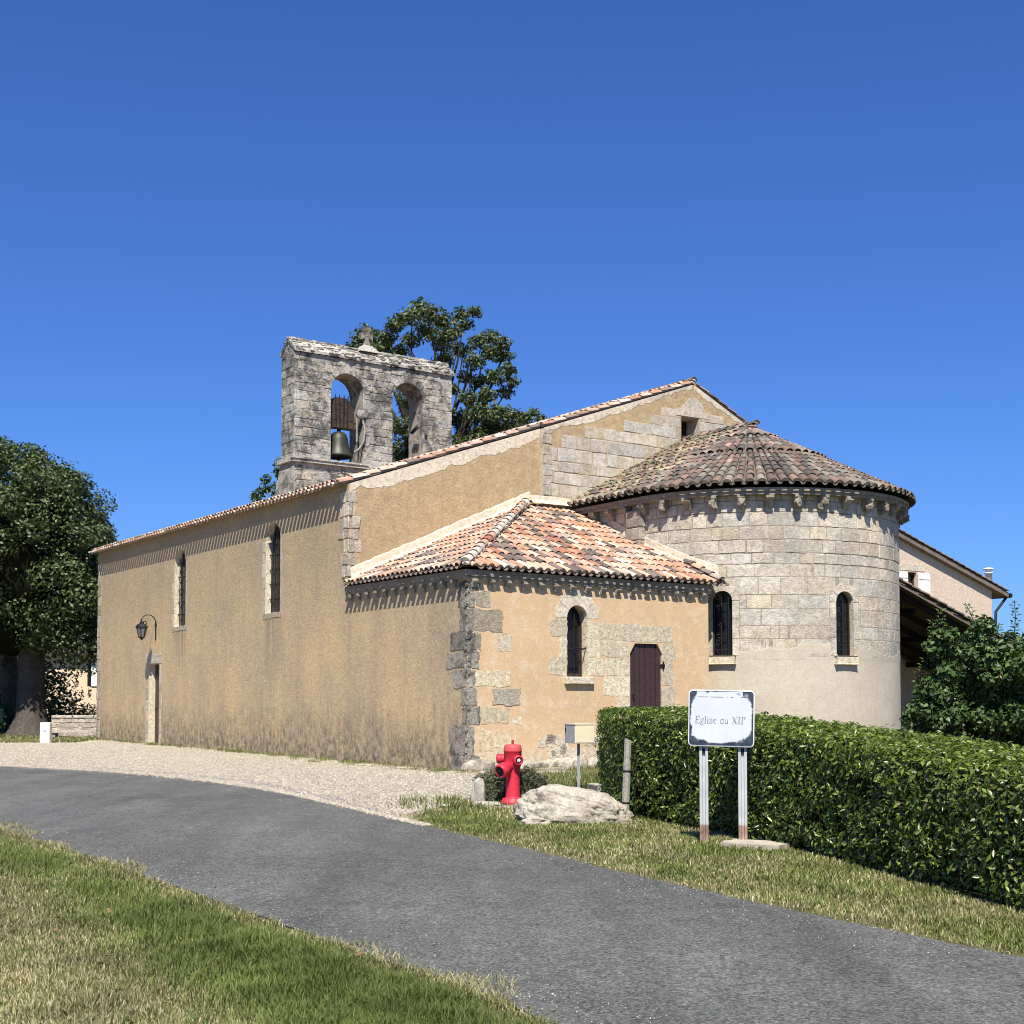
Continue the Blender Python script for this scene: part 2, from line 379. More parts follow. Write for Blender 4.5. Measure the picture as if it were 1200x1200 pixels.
def m_soil():
    t = NT('thin_turf', 0.95, 0.1)
    a = t.noise(0.8, 6, 0.7); b = t.noise(16, 5, 0.8)
    c = t.ramp(a, (0.3, (0.085, 0.095, 0.03)), (0.5, (0.135, 0.125, 0.05)), (0.7, (0.20, 0.165, 0.085)))
    c = t.mix(1.0, c, t.ramp(b, (0.3, 0.5), (0.7, 1.25)), 'MULTIPLY')
    return t.base(c).bump(b, 0.8, 0.03).done()

def m_grey():
    """old bell gable stone: pale, blotched black by lichen at several scales"""
    t = NT('lichened_stone', 0.93, 0.12)
    a = t.noise(0.9, 6, 0.7); b = t.noise(4.5, 7, 0.75, dist=.4); f = t.noise(20, 5, 0.78); g = t.noise(55, 3, .7)
    c = t.ramp(f, (0.34, (0.30, 0.275, 0.23)), (0.50, (0.54, 0.50, 0.42)), (0.66, (0.74, 0.70, 0.61)))
    c = t.mix(1.0, c, t.tint(), 'MULTIPLY')
    k = t.math('ADD', t.math('MULTIPLY', a, .50), t.math('ADD', t.math('MULTIPLY', b, .55), t.math('MULTIPLY', f, .35)))
    c = t.mix(t.math('MULTIPLY', t.ramp(k, (0.67, 0.0), (0.76, 1.0)), 0.88), c, (0.075, 0.072, 0.066))
    c = t.mix(t.math('MULTIPLY', t.ramp(b, (0.33, 1.0), (0.42, 0.0)), 0.55), c, (0.16, 0.15, 0.13))
    c = t.mix(1.0, c, t.ramp(g, (0.3, 0.72), (0.7, 1.15)), 'MULTIPLY')
    return t.base(c).bump(t.math('ADD', b, t.math('MULTIPLY', f, .7)), 1.0, 0.05).done()
M = {}
M['render_w'] = m_plaster_weathered(); M['render_b'] = m_plaster_bright()
M['lime'] = m_stone('lime_mortar', (0.70, 0.62, 0.50), (0.60, 0.52, 0.40), (0.33, 0.29, 0.23), 0.45, 1.2, (0.5, 0.72), 0.25, 0.4)
M['apse'] = m_stone('apse_limestone', (0.62, 0.55, 0.435), (0.45, 0.39, 0.30), (0.20, 0.19, 0.17), 0.62, 0.7, (0.46, 0.64), 0.55, 0.8)
M['apse_render'] = m_stone('beige_render', (0.545, 0.475, 0.37), (0.48, 0.41, 0.315), (0.35, 0.305, 0.24), 0.6, 0.8, (0.45, 0.68), 0.12, 0.25, 0.25)
M['joint'] = m_stone('old_joint', (0.44, 0.38, 0.29), (0.33, 0.28, 0.21), (0.17, 0.15, 0.125), 0.7, 1.1, (0.42, 0.6), 0.4, 0.5)
M['gable'] = m_stone('gable_limestone', (0.58, 0.515, 0.41), (0.44, 0.38, 0.29), (0.20, 0.18, 0.15), 0.6, 1.3, (0.5, 0.7), 0.4, 0.45)
M['grey'] = m_grey()
M['quoin'] = m_stone('quoin_stone', (0.56, 0.50, 0.40), (0.36, 0.32, 0.25), (0.13, 0.12, 0.105), 0.75, 2.4, (0.47, 0.64), 0.6, 0.7)
M['dressed'] = m_stone('dressed_stone', (0.66, 0.585, 0.45), (0.52, 0.45, 0.335), (0.34, 0.30, 0.235), 0.5, 2.2, (0.5, 0.7), 0.5, 0.5)
M['rubble'] = m_stone('rubble', (0.60, 0.53, 0.42), (0.36, 0.31, 0.24), (0.15, 0.135, 0.115), 0.7, 2.0, (0.45, 0.65), 0.6, 0.8)
M['cornice'] = m_stone('cornice_stone', (0.36, 0.315, 0.245), (0.22, 0.19, 0.145), (0.15, 0.135, 0.11), 0.6, 2.5, (0.45, 0.68), 0.4, 0.4)  # dirty grey-brown, also darkened to stand for shade under the tiles
M['tile'] = m_tile('terracotta', (0.075, 0.062, 0.052), 0.55)
M['tile_old'] = m_tile('mossy_terracotta', (0.10, 0.088, 0.068), 0.7)
M['asphalt'] = m_asphalt()
M['gravel'] = m_gravel('pale_gravel', (0.28, 0.245, 0.185), (0.45, 0.405, 0.315), (0.66, 0.60, 0.485), (0.30, 0.255, 0.18))
M['grit'] = m_gravel('grey_grit', (0.17, 0.165, 0.155), (0.28, 0.27, 0.25), (0.44, 0.42, 0.375), (0.22, 0.20, 0.17))
M['soil'] = m_soil()
M['leaf'] = m_leaf('tree_leaf', 0.5, 0.4, 0.2); M['laurel'] = m_leaf('laurel_leaf', 0.34, 0.6, 0.28); M['blade'] = m_leaf('grass_blade', 0.6, 0.25, 0.3)
M['dark_core'] = m_plain('inner_shade_mass', (0.012, 0.014, 0.006), 0.9, 0.05)  # near-black in place of the shade inside hedge and crown
M['bark'] = m_stone('bark', (0.16, 0.135, 0.105), (0.09, 0.077, 0.06), (0.045, 0.04, 0.034), 0.6, 2.0, (0.45, 0.65), 0.6, 1.0)
M['iron'] = m_plain('black_iron', (0.010, 0.010, 0.011), 0.6, 0.3)
M['glass'] = m_plain('dark_glass', (0.012, 0.012, 0.014), 0.25, 0.4, var=0.05)
M['void'] = m_plain('dark_inside', (0.02, 0.018, 0.016), 0.9, 0.1)
M['door'] = m_plain('brown_paint', (0.058, 0.032, 0.032), 0.5, 0.4, var=0.2, scale=14)
M['wood'] = m_plain('old_timber', (0.085, 0.06, 0.042), 0.85, 0.2, var=0.3, scale=12)
M['grey_wood'] = m_plain('silvered_timber', (0.40, 0.37, 0.32), 0.9, 0.15, var=0.28, scale=22)
M['bronze'] = m_plain('bell_bronze', (0.06, 0.062, 0.042), 0.5, 0.5, 0.35, 0.3, 8)
M['red'] = m_plain('red_enamel', (0.66, 0.034, 0.06), 0.5, 0.4, var=0.2, scale=16)
M['steel'] = m_plain('galvanised_steel', (0.42, 0.43, 0.43), 0.5, 0.5, 0.35, 0.15, 10)
M['dark_bark'] = m_plain('twig_bark', (0.055, 0.045, 0.034), 0.95, 0.1)
M['dark_underside'] = m_plain('shade_dark_boards', (0.022, 0.018, 0.014), 0.95, 0.1)  # timber coloured near-black: the shade under the shed roof is painted in
M['lamp_glass'] = m_plain('cloudy_glass', (0.16, 0.16, 0.15), 0.3, 0.4)
M['white'] = m_plain('white_paint', (0.78, 0.77, 0.74), 0.6, 0.3, var=0.06)
M['cream'] = m_plain('cream_lacquer', (0.72, 0.63, 0.43), 0.5, 0.4, var=0.05)
M['concrete'] = m_stone('concrete', (0.44, 0.40, 0.34), (0.36, 0.33, 0.28), (0.24, 0.22, 0.19), 0.5, 1.8, (0.45, 0.7), 0.3, 0.3)
M['black_hole'] = m_plain('slot', (0.01, 0.01, 0.01), 0.9, 0.05)
# ------------------------------------------------------------------ ground, road, gravel
def sheet(name, pts, lift, m, kind='structure'):
    tri = geometry.tessellate_polygon([[Vector((x, y, 0)) for x, y in pts]])
    mb = MB(); mb.add([(x, y, gz(y)+lift) for x, y in pts], [tuple(t) for t in tri])
    o = mb.build(name, m)
    for p in o.data.polygons:
        if p.normal.z < 0: p.flip()
    return tag(o, kind=kind)
def dense(line, step=0.22, jit=0.0, seed=0, smooth=2):
    """Chaikin-smoothed line, resampled, its edge a little ragged"""
    for _ in range(smooth):
        q = [line[0]]
        for a, b in zip(line, line[1:]): q += [(a[0]*.75+b[0]*.25, a[1]*.75+b[1]*.25), (a[0]*.25+b[0]*.75, a[1]*.25+b[1]*.75)]
        line = q+[line[-1]]
    out = []; r = random.Random(seed)
    for a, b in zip(line, line[1:]):
        n = max(1, int(math.dist(a, b)/step))
        for k in range(n): out.append((a[0]+(b[0]-a[0])*k/n+r.uniform(-jit, jit), a[1]+(b[1]-a[1])*k/n+r.uniform(-jit, jit)))
    return out+[line[-1]]
mb = MB()
mb.add([(-500, -60, gz(-60)), (500, -60, gz(-60)), (500, 60, gz(60)), (-500, 60, gz(60)), (500, 1500, gz(60)), (-500, 1500, gz(60))], [(0, 1, 2, 3), (3, 2, 4, 5)])
tag(mb.build('ground', M['soil']), kind='structure')
FAR = [(-40, 33.5), (-28, 33), (-18, 31.8), (-12.3, 29.9), (-10.9, 29.2), (-7.75, 27.0), (-4.5, 23.2), (-2.4, 19.1), (-1.24, 16.6), (0.0, 14.1), (1.39, 11.2), (2.33, 9.4), (3.1, 8.2), (4.6, 5.2), (6.2, 1), (7.5, -6)]
NEAR = [(-40, 26), (-26, 25.5), (-15, 23.6), (-10, 20.8), (-7.3, 17.75), (-5.93, 15.9), (-3.84, 12.9), (-2.29, 10.5), (-1.42, 9.16), (-0.75, 8.1), (-0.18, 7.3), (0.16, 6.65), (1.0, 5.0), (2.4, 1), (3.4, -6)]
far_d, near_d = dense(FAR, jit=0.02, seed=1), dense(NEAR, jit=0.03, seed=2)
sheet('road', near_d+far_d[::-1], 0.012, M['asphalt'])
def offset(line, d):
    out = []
    for i, p in enumerate(line):
        a, b = line[max(0, i-1)], line[min(len(line)-1, i+1)]; dx, dy = b[0]-a[0], b[1]-a[1]; l = math.hypot(dx, dy) or 1
        out.append((p[0]-dy/l*d, p[1]+dx/l*d))
    return out
far_s = dense(FAR, 0.5); i0 = max(i for i, p in enumerate(far_s) if p[1] > 15.2)
strip_line = far_s[:i0]
wid = [0.75*min(1, (len(strip_line)-i)/14+0.05) for i in range(len(strip_line))]
ofs = [tuple(np.array(p)+(np.array(q)-np.array(p))*wd) for p, q, wd in zip(strip_line, offset(strip_line, -1.0) if offset(far_s, 1.0)[5][1] < far_s[5][1] else offset(strip_line, 1.0), wid)]
ofs = [(x+rnd.uniform(-.05, .05), y+rnd.uniform(-.22, .22)*min(1, (len(ofs)-i)/10)) for i, (x, y) in enumerate(ofs)]
sheet('gutter_strip', [(x, y-.1) for x, y in strip_line]+ofs[::-1], 0.008, M['grit'])
gr = [(x, y) for x, y in dense(FAR, 0.5) if y > 16.7]
right_edge = dense([(-1.3, 17.2), (-1.15, 18.6), (-0.65, 19.6), (-0.35, 20.6), (0.3, 21.6), (0.7, 23), (1.2, 27.5)], 0.12, 0.07, 5, 1)
sheet('gravel_forecourt', gr+right_edge+[(-0.5, 27.9), (-13.6, 46), (-16, 45.2), (-20, 43), (-26, 42), (-40, 41)], 0.004, M['gravel'])

# ------------------------------------------------------------------ the church (local frame: a along the sacristy front, b along the nave, z up)
CH = empty('church', (-0.89, 27.06, 0.25), ANG)
tag(CH, 'old village church of ochre render and pale stone with bell gable and rounded apse', 'church')
def cw(a, b, z=0): return (-0.89+a*VX-b*VY, 27.06+a*VY+b*VX, 0.25+z)
AC, BC, RA = 10.15, 2.3, 3.64                        # apse centre and radius
mapS = lambda u, v, d: (-d, u, v)
mapE = lambda u, v, d: (u, -d, v)
B1, B2 = 5.0, 4.85
mapG = lambda u, v, d: (u, B1-d, v)
mapG2 = lambda u, v, d: (u, B2-d, v)
def mapA(u, v, d):
    if u < 0: return (AC-RA-d, BC-u, v)
    if u > math.pi*RA: return (AC+RA+d, BC+u-math.pi*RA, v)
    t = math.pi+u/RA; return (AC+(RA+d)*math.cos(t), BC+(RA+d)*math.sin(t), v)
SLN, SLR = 0.35, 0.44
ZE = 6.38
def verge(a): return ZE+SLN*(a+0.32) if a <= 10.55 else 10.18-SLR*(a-10.55)

def pane(name, hole, mapf, depth, m, parent):
    mb = MB(); panel(mb, hole, [], mapf, d=-depth); return mb.build(name, m, parent)
# --- south wall of nave and sacristy, in one plane
w1 = arch(15.27, 0.86, 3.60, 5.85); w2 = arch(9.0, 0.86, 3.65, 5.95)
dr = [(16.86, 0.0), (17.72, 0.0), (17.72, 2.55), (16.86, 2.55)]
mb = MB()
panel(mb, [(0, -0.3), (22.6, -0.3), (22.6, 6.48), (5.0, 6.48), (5.0, 3.98), (0, 3.98)], [w1, w2, dr], mapS, mi=0, grid=(1.0, 1.0))
for h in (w1, w2, dr): reveal(mb, h, mapS, 0.24, (1.08, 1.06, 1.02), 1)
mb.add([(0, 22.6, -.3), (17, 22.6, -.3), (17, 22.6, verge(17)-.1), (10.55, 22.6, 10.08), (0, 22.6, 6.34)], [(0, 1, 2, 3, 4)], mi=0)
mb.add([(17.2, 22.6, -.3), (17.2, 5, -.3), (17.2, 5, 7.1), (17.2, 22.6, 7.1)], [(0, 1, 2, 3)], mi=0)
r = random.Random(3)                                  # stone surrounds flush in the render
for cx, z0, z1 in ((15.27, 3.6, 5.85), (9.0, 3.65, 5.95)):
    hb = [arch_block(cx, 0.86, z0, z1, 0.0)]
    ashlar(mb, mapS, cx+0.43, cx+0.43+0.2, courses(z0, z1-.45, (.26, .40), int(cx)), (.3, .34), hb, seed=int(cx), gap=.014, tint=(.62, .95), mi=1, proud=(.002, .006))
    ashlar(mb, mapS, cx-0.43-0.09, cx-0.43, courses(z0, z1-.45, (.26, .40), int(cx)+1), (.3, .34), hb, seed=int(cx)+7, gap=.012, tint=(.6, .8), mi=1, proud=(.002, .004))
    patch(mb, mapS, [(cx-.5, z0-.14), (cx+.55, z0-.14), (cx+.55, z0+.005), (cx-.5, z0+.005)], 0, .008, (.62, .6, .56), 1, .02, 5, 5)
ashlar(mb, mapS, 17.73, 17.98, courses(0.1, 2.55, (.3, .5), 4), (.3, .32), seed=4, tint=(.6, .9), mi=1, proud=(.003, .008))
ashlar(mb, mapS, 16.62, 16.85, courses(0.1, 2.55, (.3, .5), 9), (.26, .3), seed=6, tint=(.6, .9), mi=1, proud=(.003, .008))
ashlar(mb, mapS, 16.62, 17.98, [(2.56, 2.86)], (2, 2.1), seed=1, tint=(.72, .78), mi=1, proud=(.008, .012))
# quoins at the far west corner and toothing where nave and sacristy meet
ashlar(mb, mapS, 22.25, 22.6, courses(0.1, 6.0, (.28, .42), 12), (.25, .4), seed=12, tint=(.7, .95), mi=2, jit=.02, proud=(.005, .02))
for k, (zz0, zz1) in enumerate(courses(4.25, 6.25, (.2, .34), 33)):
    rr = random.Random(k+50)
    ashlar(mb, mapS, 4.98-rr.uniform(0.0, .02), 5.0+rr.uniform(.18, .5), [(zz0, zz1)], (.18, .34), seed=k, tint=(.75, 1.15), mi=2, jit=.02, proud=(.0, .03))
    ashlar(mb, mapG, 0.0, rr.uniform(.16, .42), [(zz0, zz1)], (.16, .3), seed=k+90, tint=(.8, 1.2), mi=2, jit=.02, proud=(.0, .035))
nave = mb.build('south_wall', [M['render_w'], M['dressed'], M['rubble']], CH)

# --- gable wall
mb = MB()
panel(mb, [(0, 3), (6, 3), (6, verge(6)-.1), (0, verge(0)-.1)], [], mapG, mi=0, grid=(.8, .8))
gw = [(10.10, 8.47), (10.74, 8.47), (10.74, 9.17), (10.10, 9.17)]
panel(mb, [(5.45, 3), (17.2, 3), (17.2, verge(17.2)-.1), (10.55, verge(10.55)-.1), (5.45, verge(5.45)-.1)], [gw], mapG2, mi=0, grid=(1, 1))
mb.add([mapG2(5.45, 3, 0), mapG2(5.45, verge(5.45)-.1, 0), mapG(5.45, verge(5.45)-.1, 0), mapG(5.45, 3, 0)], [(0, 1, 2, 3)], mi=2)
reveal(mb, gw, mapG2, 0.55, (1, 1, 1), 2)
panel(mb, gw, [], mapG2, mi=3, d=-.5)
tk = random.Random(8); steps = [.12*math.sin(k*.4)+tk.uniform(-.03, .03) for k in range(60)]
def keepg(u, v):
    top = min(verge(u)-.45+steps[int(u*2.2) % 60], 9.3 if 9.5 < u < 13 else 8.15+.25*(u-6)+steps[int(u*1.5+9) % 60]*.5)
    return v < top
ashlar(mb, mapG2, 5.46, 13.4, courses(6.0, 9.5, (.24, .38), 21), (.34, .95), [rect_block(10.08, 10.76, 8.47, 9.19)], keepg, seed=21, gap=.014, tint=(.84, 1.14), mi=2, jit=.016, proud=(.002, .014))
patch(mb, mapG2, [(10.0, 9.28), (11.0, 9.28), (11.0, 9.36), (10.85, 9.6), (10.6, 9.76), (10.4, 9.7), (10.2, 9.5)], 0, .012, (.95, .95, .95), 2, .012, 3, 3)
patch(mb, mapG2, [(9.9, 9.19), (11.05, 9.19), (11.05, 9.36), (9.9, 9.38)], 0, .016, (1.05, 1.02, .98), 2, .008, 4, 3)
rr = random.Random(6)                                 # lime bed under the verge tiles, ragged below
def band(mapf, a0, a1, top, lo, hi, n, seed, d=.018):
    q = random.Random(seed); up = []; dn = []
    wv = 0.5
    for k in range(n+1):
        a = a0+(a1-a0)*k/n; up.append((a, top(a))); wv = min(1, max(0, wv+q.uniform(-.3, .3)))
        dn.append((a+q.uniform(-.02, .02), top(a)-lo-(hi-lo)*wv))
    vs = [mapf(u, v, d) for u, v in up]+[mapf(u, v, d*.3) for u, v in dn]; m = n+1
    mb.add(vs, [(m+i, m+i+1, i+1, i) for i in range(n)], (1.08, 1.05, 1.0), 1)
band(mapG, 0.02, 5.44, lambda a: verge(a)-.09, .12, .34, 70, 3)
band(mapG2, 5.46, 10.5, lambda a: verge(a)-.09, .07, .22, 60, 4)
band(mapG2, 10.56, 13.5, lambda a: verge(a)-.09, .05, .16, 40, 5)
ashlar(mb, mapG2, 5.44, 5.72, courses(6.6, 8.3, (.22, .34), 7), (.2, .34), seed=61, tint=(.7, .95), mi=2, jit=.015, proud=(.01, .03))
gable = mb.build('gable_wall', [M['render_w'], M['lime'], M['gable'], M['void']], CH)

# --- sacristy front
sw = arch(2.76, 0.54, 1.92, 3.42)
sd = [(4.20, 0.2), (5.12, 0.2), (5.12, 2.44), (4.98, 2.66), (4.34, 2.66), (4.20, 2.44)]
mb = MB()
panel(mb, [(0, -0.3), (6.5, -0.3), (6.5, 3.98), (0, 3.98)], [sw, sd], mapE, mi=0, grid=(.8, .8))
reveal(mb, sw, mapE, 0.28, (1.08, 1.05, 1), 1); reveal(mb, sd, mapE, 0.10, (1, 1, 1), 1)
mb.add([(6.5, 0, -.3), (6.5, 2.5, -.3), (6.5, 2.5, 4.9), (6.5, 0, 3.98)], [(0, 1, 2, 3)], mi=0)
P = lambda pts, t, s, d=.004, mi=1, j=.026: patch(mb, mapE, pts, 0, d, t, mi, j, s, 6)
rc = lambda a0, a1, z0, z1: [(a0, z0), (a1, z0), (a1, z1), (a0, z1)]
n = 5
for k in range(n):
    t0, t1 = math.pi*k/n+.012, math.pi*(k+1)/n-.012; zs = 3.15
    P([(2.76+q*math.cos(t), zs+q*math.sin(t)) for q, t in ((.272, t0), (.57, t0), (.60, (t0+t1)/2), (.57, t1), (.272, t1), (.272, (t0+t1)/2))], (rnd.uniform(.96, 1.08),)*3, 40+k, .005, 1, .008)
warm = lambda t: (t*1.02, t, t*.94)
for i, (a0, a1, z0, z1, t) in enumerate([(2.05, 2.485, 2.76, 3.12, .82), (3.035, 3.33, 2.74, 3.1, 1.05), (3.35, 3.72, 2.74, 3.08, .9), (2.30, 2.485, 2.32, 2.74, 1.05), (3.035, 3.38, 2.34, 2.72, 1.06), (2.02, 2.485, 1.94, 2.30, .88), (3.035, 3.24, 1.94, 2.32, 1.05), (3.27, 4.17, 1.96, 2.32, 1.0), (3.42, 4.17, 2.36, 2.70, .92), (3.76, 5.42, 2.70, 3.06, .88), (5.14, 5.5, 2.30, 2.68, .84), (5.14, 5.42, 1.75, 2.28, .80), (5.14, 5.5, 1.2, 1.72, .82), (3.46, 4.17, 1.52, 1.93, 1.12), (3.8, 4.17, 1.1, 1.48, 1.05)]):
    P(rc(a0, a1, z0, z1), warm(t), i)
# corner stones, worn and grey, stepping either way round the corner
q = random.Random(2)
rows = [(0.0, .32, .42, .5), (.34, .92, .10, .5), (.95, 1.30, .42, .12), (1.32, 1.66, .10, .55), (1.68, 2.04, .52, .12), (2.06, 2.40, .12, .66), (2.42, 2.78, .62, .08), (2.80, 3.26, .10, .6), (3.28, 3.62, .42, .1), (3.60, 3.78, .24, .06)]
for i, (z0, z1, la, lb) in enumerate(rows):
    la2 = [1.05, .16, 1.02, .3, 1.05, .28, .32, .86, .55, .32][i]; lb2 = [.55, .62, .15, .2, .5, .75, .6, .25, .32, .3][i]
    tt = q.uniform(.62, 1.02) if i > 1 else .95
    vs = []
    e = .012
    cut_ = min(la2, q.uniform(.14, .30)); ck = 1 if i in (0, 2, 4) else 2
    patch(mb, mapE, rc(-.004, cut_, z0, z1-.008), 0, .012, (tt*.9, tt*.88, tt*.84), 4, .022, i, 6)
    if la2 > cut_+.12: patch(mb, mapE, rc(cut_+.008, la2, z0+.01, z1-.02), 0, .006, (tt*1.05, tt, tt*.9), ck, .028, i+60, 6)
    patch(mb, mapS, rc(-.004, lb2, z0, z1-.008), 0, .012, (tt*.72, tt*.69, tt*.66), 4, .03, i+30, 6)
    for k in range(5): lump(mb, (q.uniform(-.02, .05), q.uniform(-.015, .05), q.uniform(z0, z1)), (.035, .035, .06), i*7+k, .4, 1, (tt*.8,)*3, 4)
P(rc(.72, 1.08, 2.42, 2.76), (.95, .92, .86), 70); P(rc(.62, 1.28, 1.32, 1.66), (.9, .9, .88), 71, .012, 2)
P(rc(.30, .62, .40, .85), (.98, .9, .75), 72); P(rc(.66, 1.05, .48, .80), (1.0, .93, .8), 73); P([(1.1, .95), (1.35, .92), (1.3, 1.08), (1.12, 1.06)], (1.1, 1.1, 1.05), 74, .005)
for i in range(16):
    a = rnd.uniform(.9, 3.3); z = rnd.uniform(.12, .62); ww = rnd.uniform(.15, .4); hh = rnd.uniform(.08, .2)
    P(rc(a, a+ww, z, z+hh), (rnd.uniform(.85, 1.1),)*3, 80+i, .006, 1, .03)
for i in range(18):                                   # rubble footing
    a = .05+i*.34; lump(mb, (a, -.05, .04), (.2, .14, rnd.uniform(.14, .24)), i, .3, 2, (rnd.uniform(.8, 1.1),)*3, 3)
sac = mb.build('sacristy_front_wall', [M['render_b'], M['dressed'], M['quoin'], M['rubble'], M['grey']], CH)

# sacristy cornice with its row of small corbels
mb = MB()
mb.box(-.09, 6.58, -.09, -.003, 3.90, 4.02); mb.box(-.09, -.003, -.003, 4.98, 3.90, 4.02); mb.box(-.06, 6.56, -.06, -.003, 3.84, 3.898); mb.box(-.06, -.003, -.003, 4.98, 3.84, 3.898)
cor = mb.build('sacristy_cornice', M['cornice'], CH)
def corbel_prof(mb, mapf, u, z1, h, dp, wd, col):
    pr = [(0, z1), (dp, z1), (dp, z1-h*.30), (dp*.62, z1-h*.55), (dp*.38, z1-h), (0, z1-h)]
    vs = [mapf(u-wd/2, z, d) for d, z in pr]+[mapf(u+wd/2, z, d) for d, z in pr]; m = len(pr)
    mb.add(vs, [tuple(range(m-1, -1, -1)), tuple(range(m, 2*m))]+[(i, (i+1) % m, m+(i+1) % m, m+i) for i in range(m)], col)
for i in range(16):
    k = MB(); corbel_prof(k, mapE, .14+i*.41, 3.838, .16, .11, .11, (rnd.uniform(1.0, 1.3),)*3); k.build('corbel', M['cornice'], cor)
for i in range(12):
    k = MB(); corbel_prof(k, mapS, .42+i*.40, 3.838, .16, .11, .12, (rnd.uniform(.8, 1.05),)*3); k.build('corbel', M['cornice'], cor)

# --- apse
U1, U2 = RA*R_(214.6-180), RA*R_(260.9-180)
aw1, aw2 = arch(U1, .46, 2.46, 3.95), arch(U2, .50, 2.44, 3.95)
UL, UR = -2.55, math.pi*RA+2.55
mb = MB()
q = random.Random(6); zl = [2.43+q.uniform(-.02, .02) for _ in range(121)]; Uk = [UL+(UR-UL)*k/120 for k in range(121)]
zl[0] = zl[-1] = 2.43
panel(mb, [(u, -0.3) for u in Uk]+[(u, z) for u, z in zip(Uk[::-1], zl[::-1])], [], mapA, mi=1, grid=(.2, .5))
panel(mb, [(u, z) for u, z in zip(Uk, zl)]+[(u, 6.24) for u in Uk[::-1]], [[(u, max(v, 2.462)) for u, v in aw1], [(u, max(v, 2.462)) for u, v in aw2]], mapA, mi=3, grid=(.2, .5))
for h in (aw1, aw2): reveal(mb, h, mapA, 0.19, (1.15, 1.12, 1.05), 0)
hb = [arch_block(U1, .46, 2.46, 3.95, .17), arch_block(U2, .50, 2.44, 3.95, .17)]
top = courses(4.55, 6.22, (.24, .34), 14); low = courses(2.42, 4.55, (.30, .42), 15)
cut = random.Random(31); jag = [cut.choice((0, 0, .0, .35, -.35)) for _ in range(40)]
ashlar(mb, mapA, UL, 9.9, top, (.26, .70), hb, seed=14, gap=.014, tint=(.86, 1.14), mi=0, step=.12, proud=(.002, .014), jit=.013)
rk = random.Random(77)
ashlar(mb, mapA, UL, 9.9, low, (.38, .95), hb, None, seed=15, gap=.005, tint=(.90, 1.06), mi=0, step=.15, proud=(.001, .004), jit=.006, warm=.05)
q = random.Random(12); ub = []; hgt = .10
for k in range(260):                                  # the beige render laps unevenly over the lowest course
    hgt = min(.34, max(.02, hgt+q.uniform(-.055, .055))); ub.append((UL+(10.0-UL)*k/259, hgt))
vs = [mapA(u, 2.36, .0006) for u, h_ in ub]+[mapA(u, 2.42+h_*.8, .0065) for u, h_ in ub]+[mapA(u, 2.42+h_, .003) for u, h_ in ub]
skip = lambda u: abs(u-U1) < .27 or abs(u-U2) < .29
mb.add(vs, [(j*260+k, j*260+k+1, (j+1)*260+k+1, (j+1)*260+k) for j in range(2) for k in range(259) if not skip(ub[k][0])], (1, 1, 1), 1)
for U, wd in ((U1, .46), (U2, .50)):                  # smooth window surrounds
    zs = 3.95-wd/2; rr0, rr1 = wd/2+.003, wd/2+.165; n = 5
    for k in range(n):
        t0, t1 = math.pi*k/n+.02, math.pi*(k+1)/n-.02
        pts = [(U+q*math.cos(t0+(t1-t0)*s), zs+q*math.sin(t0+(t1-t0)*s)) for q, ss in ((rr0, (0, .5, 1)), (rr1, (1, .5, 0))) for s in ss]
        patch(mb, mapA, pts, 0, .008, (rnd.uniform(.94, 1.08),)*3, 0, .004, k, 2)
    zt_ = min([z1 for z0, z1 in low+top if z1 >= zs+rr1+.001])
    for sgn in (-1, 1):
        patch(mb, mapA, [(U+sgn*(rr1+.002), zs)]+[(U+sgn*rr1*math.cos(t), zs+rr1*math.sin(t)) for t in np.linspace(.05, math.pi/2, 7)]+[(U, zt_-.004), (U+sgn*(rr1+.002), zt_-.004)], 0, .0045, (rnd.uniform(.88, 1.0),)*3, 0, .002, 3, 2)
        for i, (z0, z1) in enumerate(courses(2.46, zs, (.36, .5), 17+sgn)):
            a, b = sorted((U+sgn*(wd/2+.004), U+sgn*(wd/2+.16))); patch(mb, mapA, rc(a, b, z0+.006, z1-.006), 0, .008, (rnd.uniform(.95, 1.12),)*3, 0, .004, i, 3)
# weathered buttress stub where the straight bay meets the curve
for i, (z0, z1) in enumerate(courses(4.6, 6.0, (.26, .36), 19)):
    mb.obox((AC-RA-.02+rnd.uniform(-.02, .02), BC+.12, (z0+z1)/2), (.17+.02*i % .04, 0, 0), (0, .26, 0), (0, 0, (z1-z0)/2-.008), (rnd.uniform(.7, .95),)*3, 2, .03)
apse = mb.build('apse_wall', [M['apse'], M['apse_render'], M['quoin'], M['joint']], CH)
mb = MB()
def ring(d0, d1, z0, z1, n=72):
    ul, ur = UL, UR; vs = []
    for k in range(n+1):
        u = ul+(ur-ul)*k/n; vs += [mapA(u, z0, d0), mapA(u, z0, d1), mapA(u, z1, d1), mapA(u, z1, d0)]
    fs = [(4*k+j, 4*k+4+j, 4*k+4+(j+1) % 4, 4*k+(j+1) % 4) for k in range(n) for j in range(4)]
    mb.add(vs, fs)
ring(-.05, .26, 6.20, 6.28); ring(-.05, .22, 6.13, 6.198)
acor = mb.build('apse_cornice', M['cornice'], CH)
q = random.Random(44)
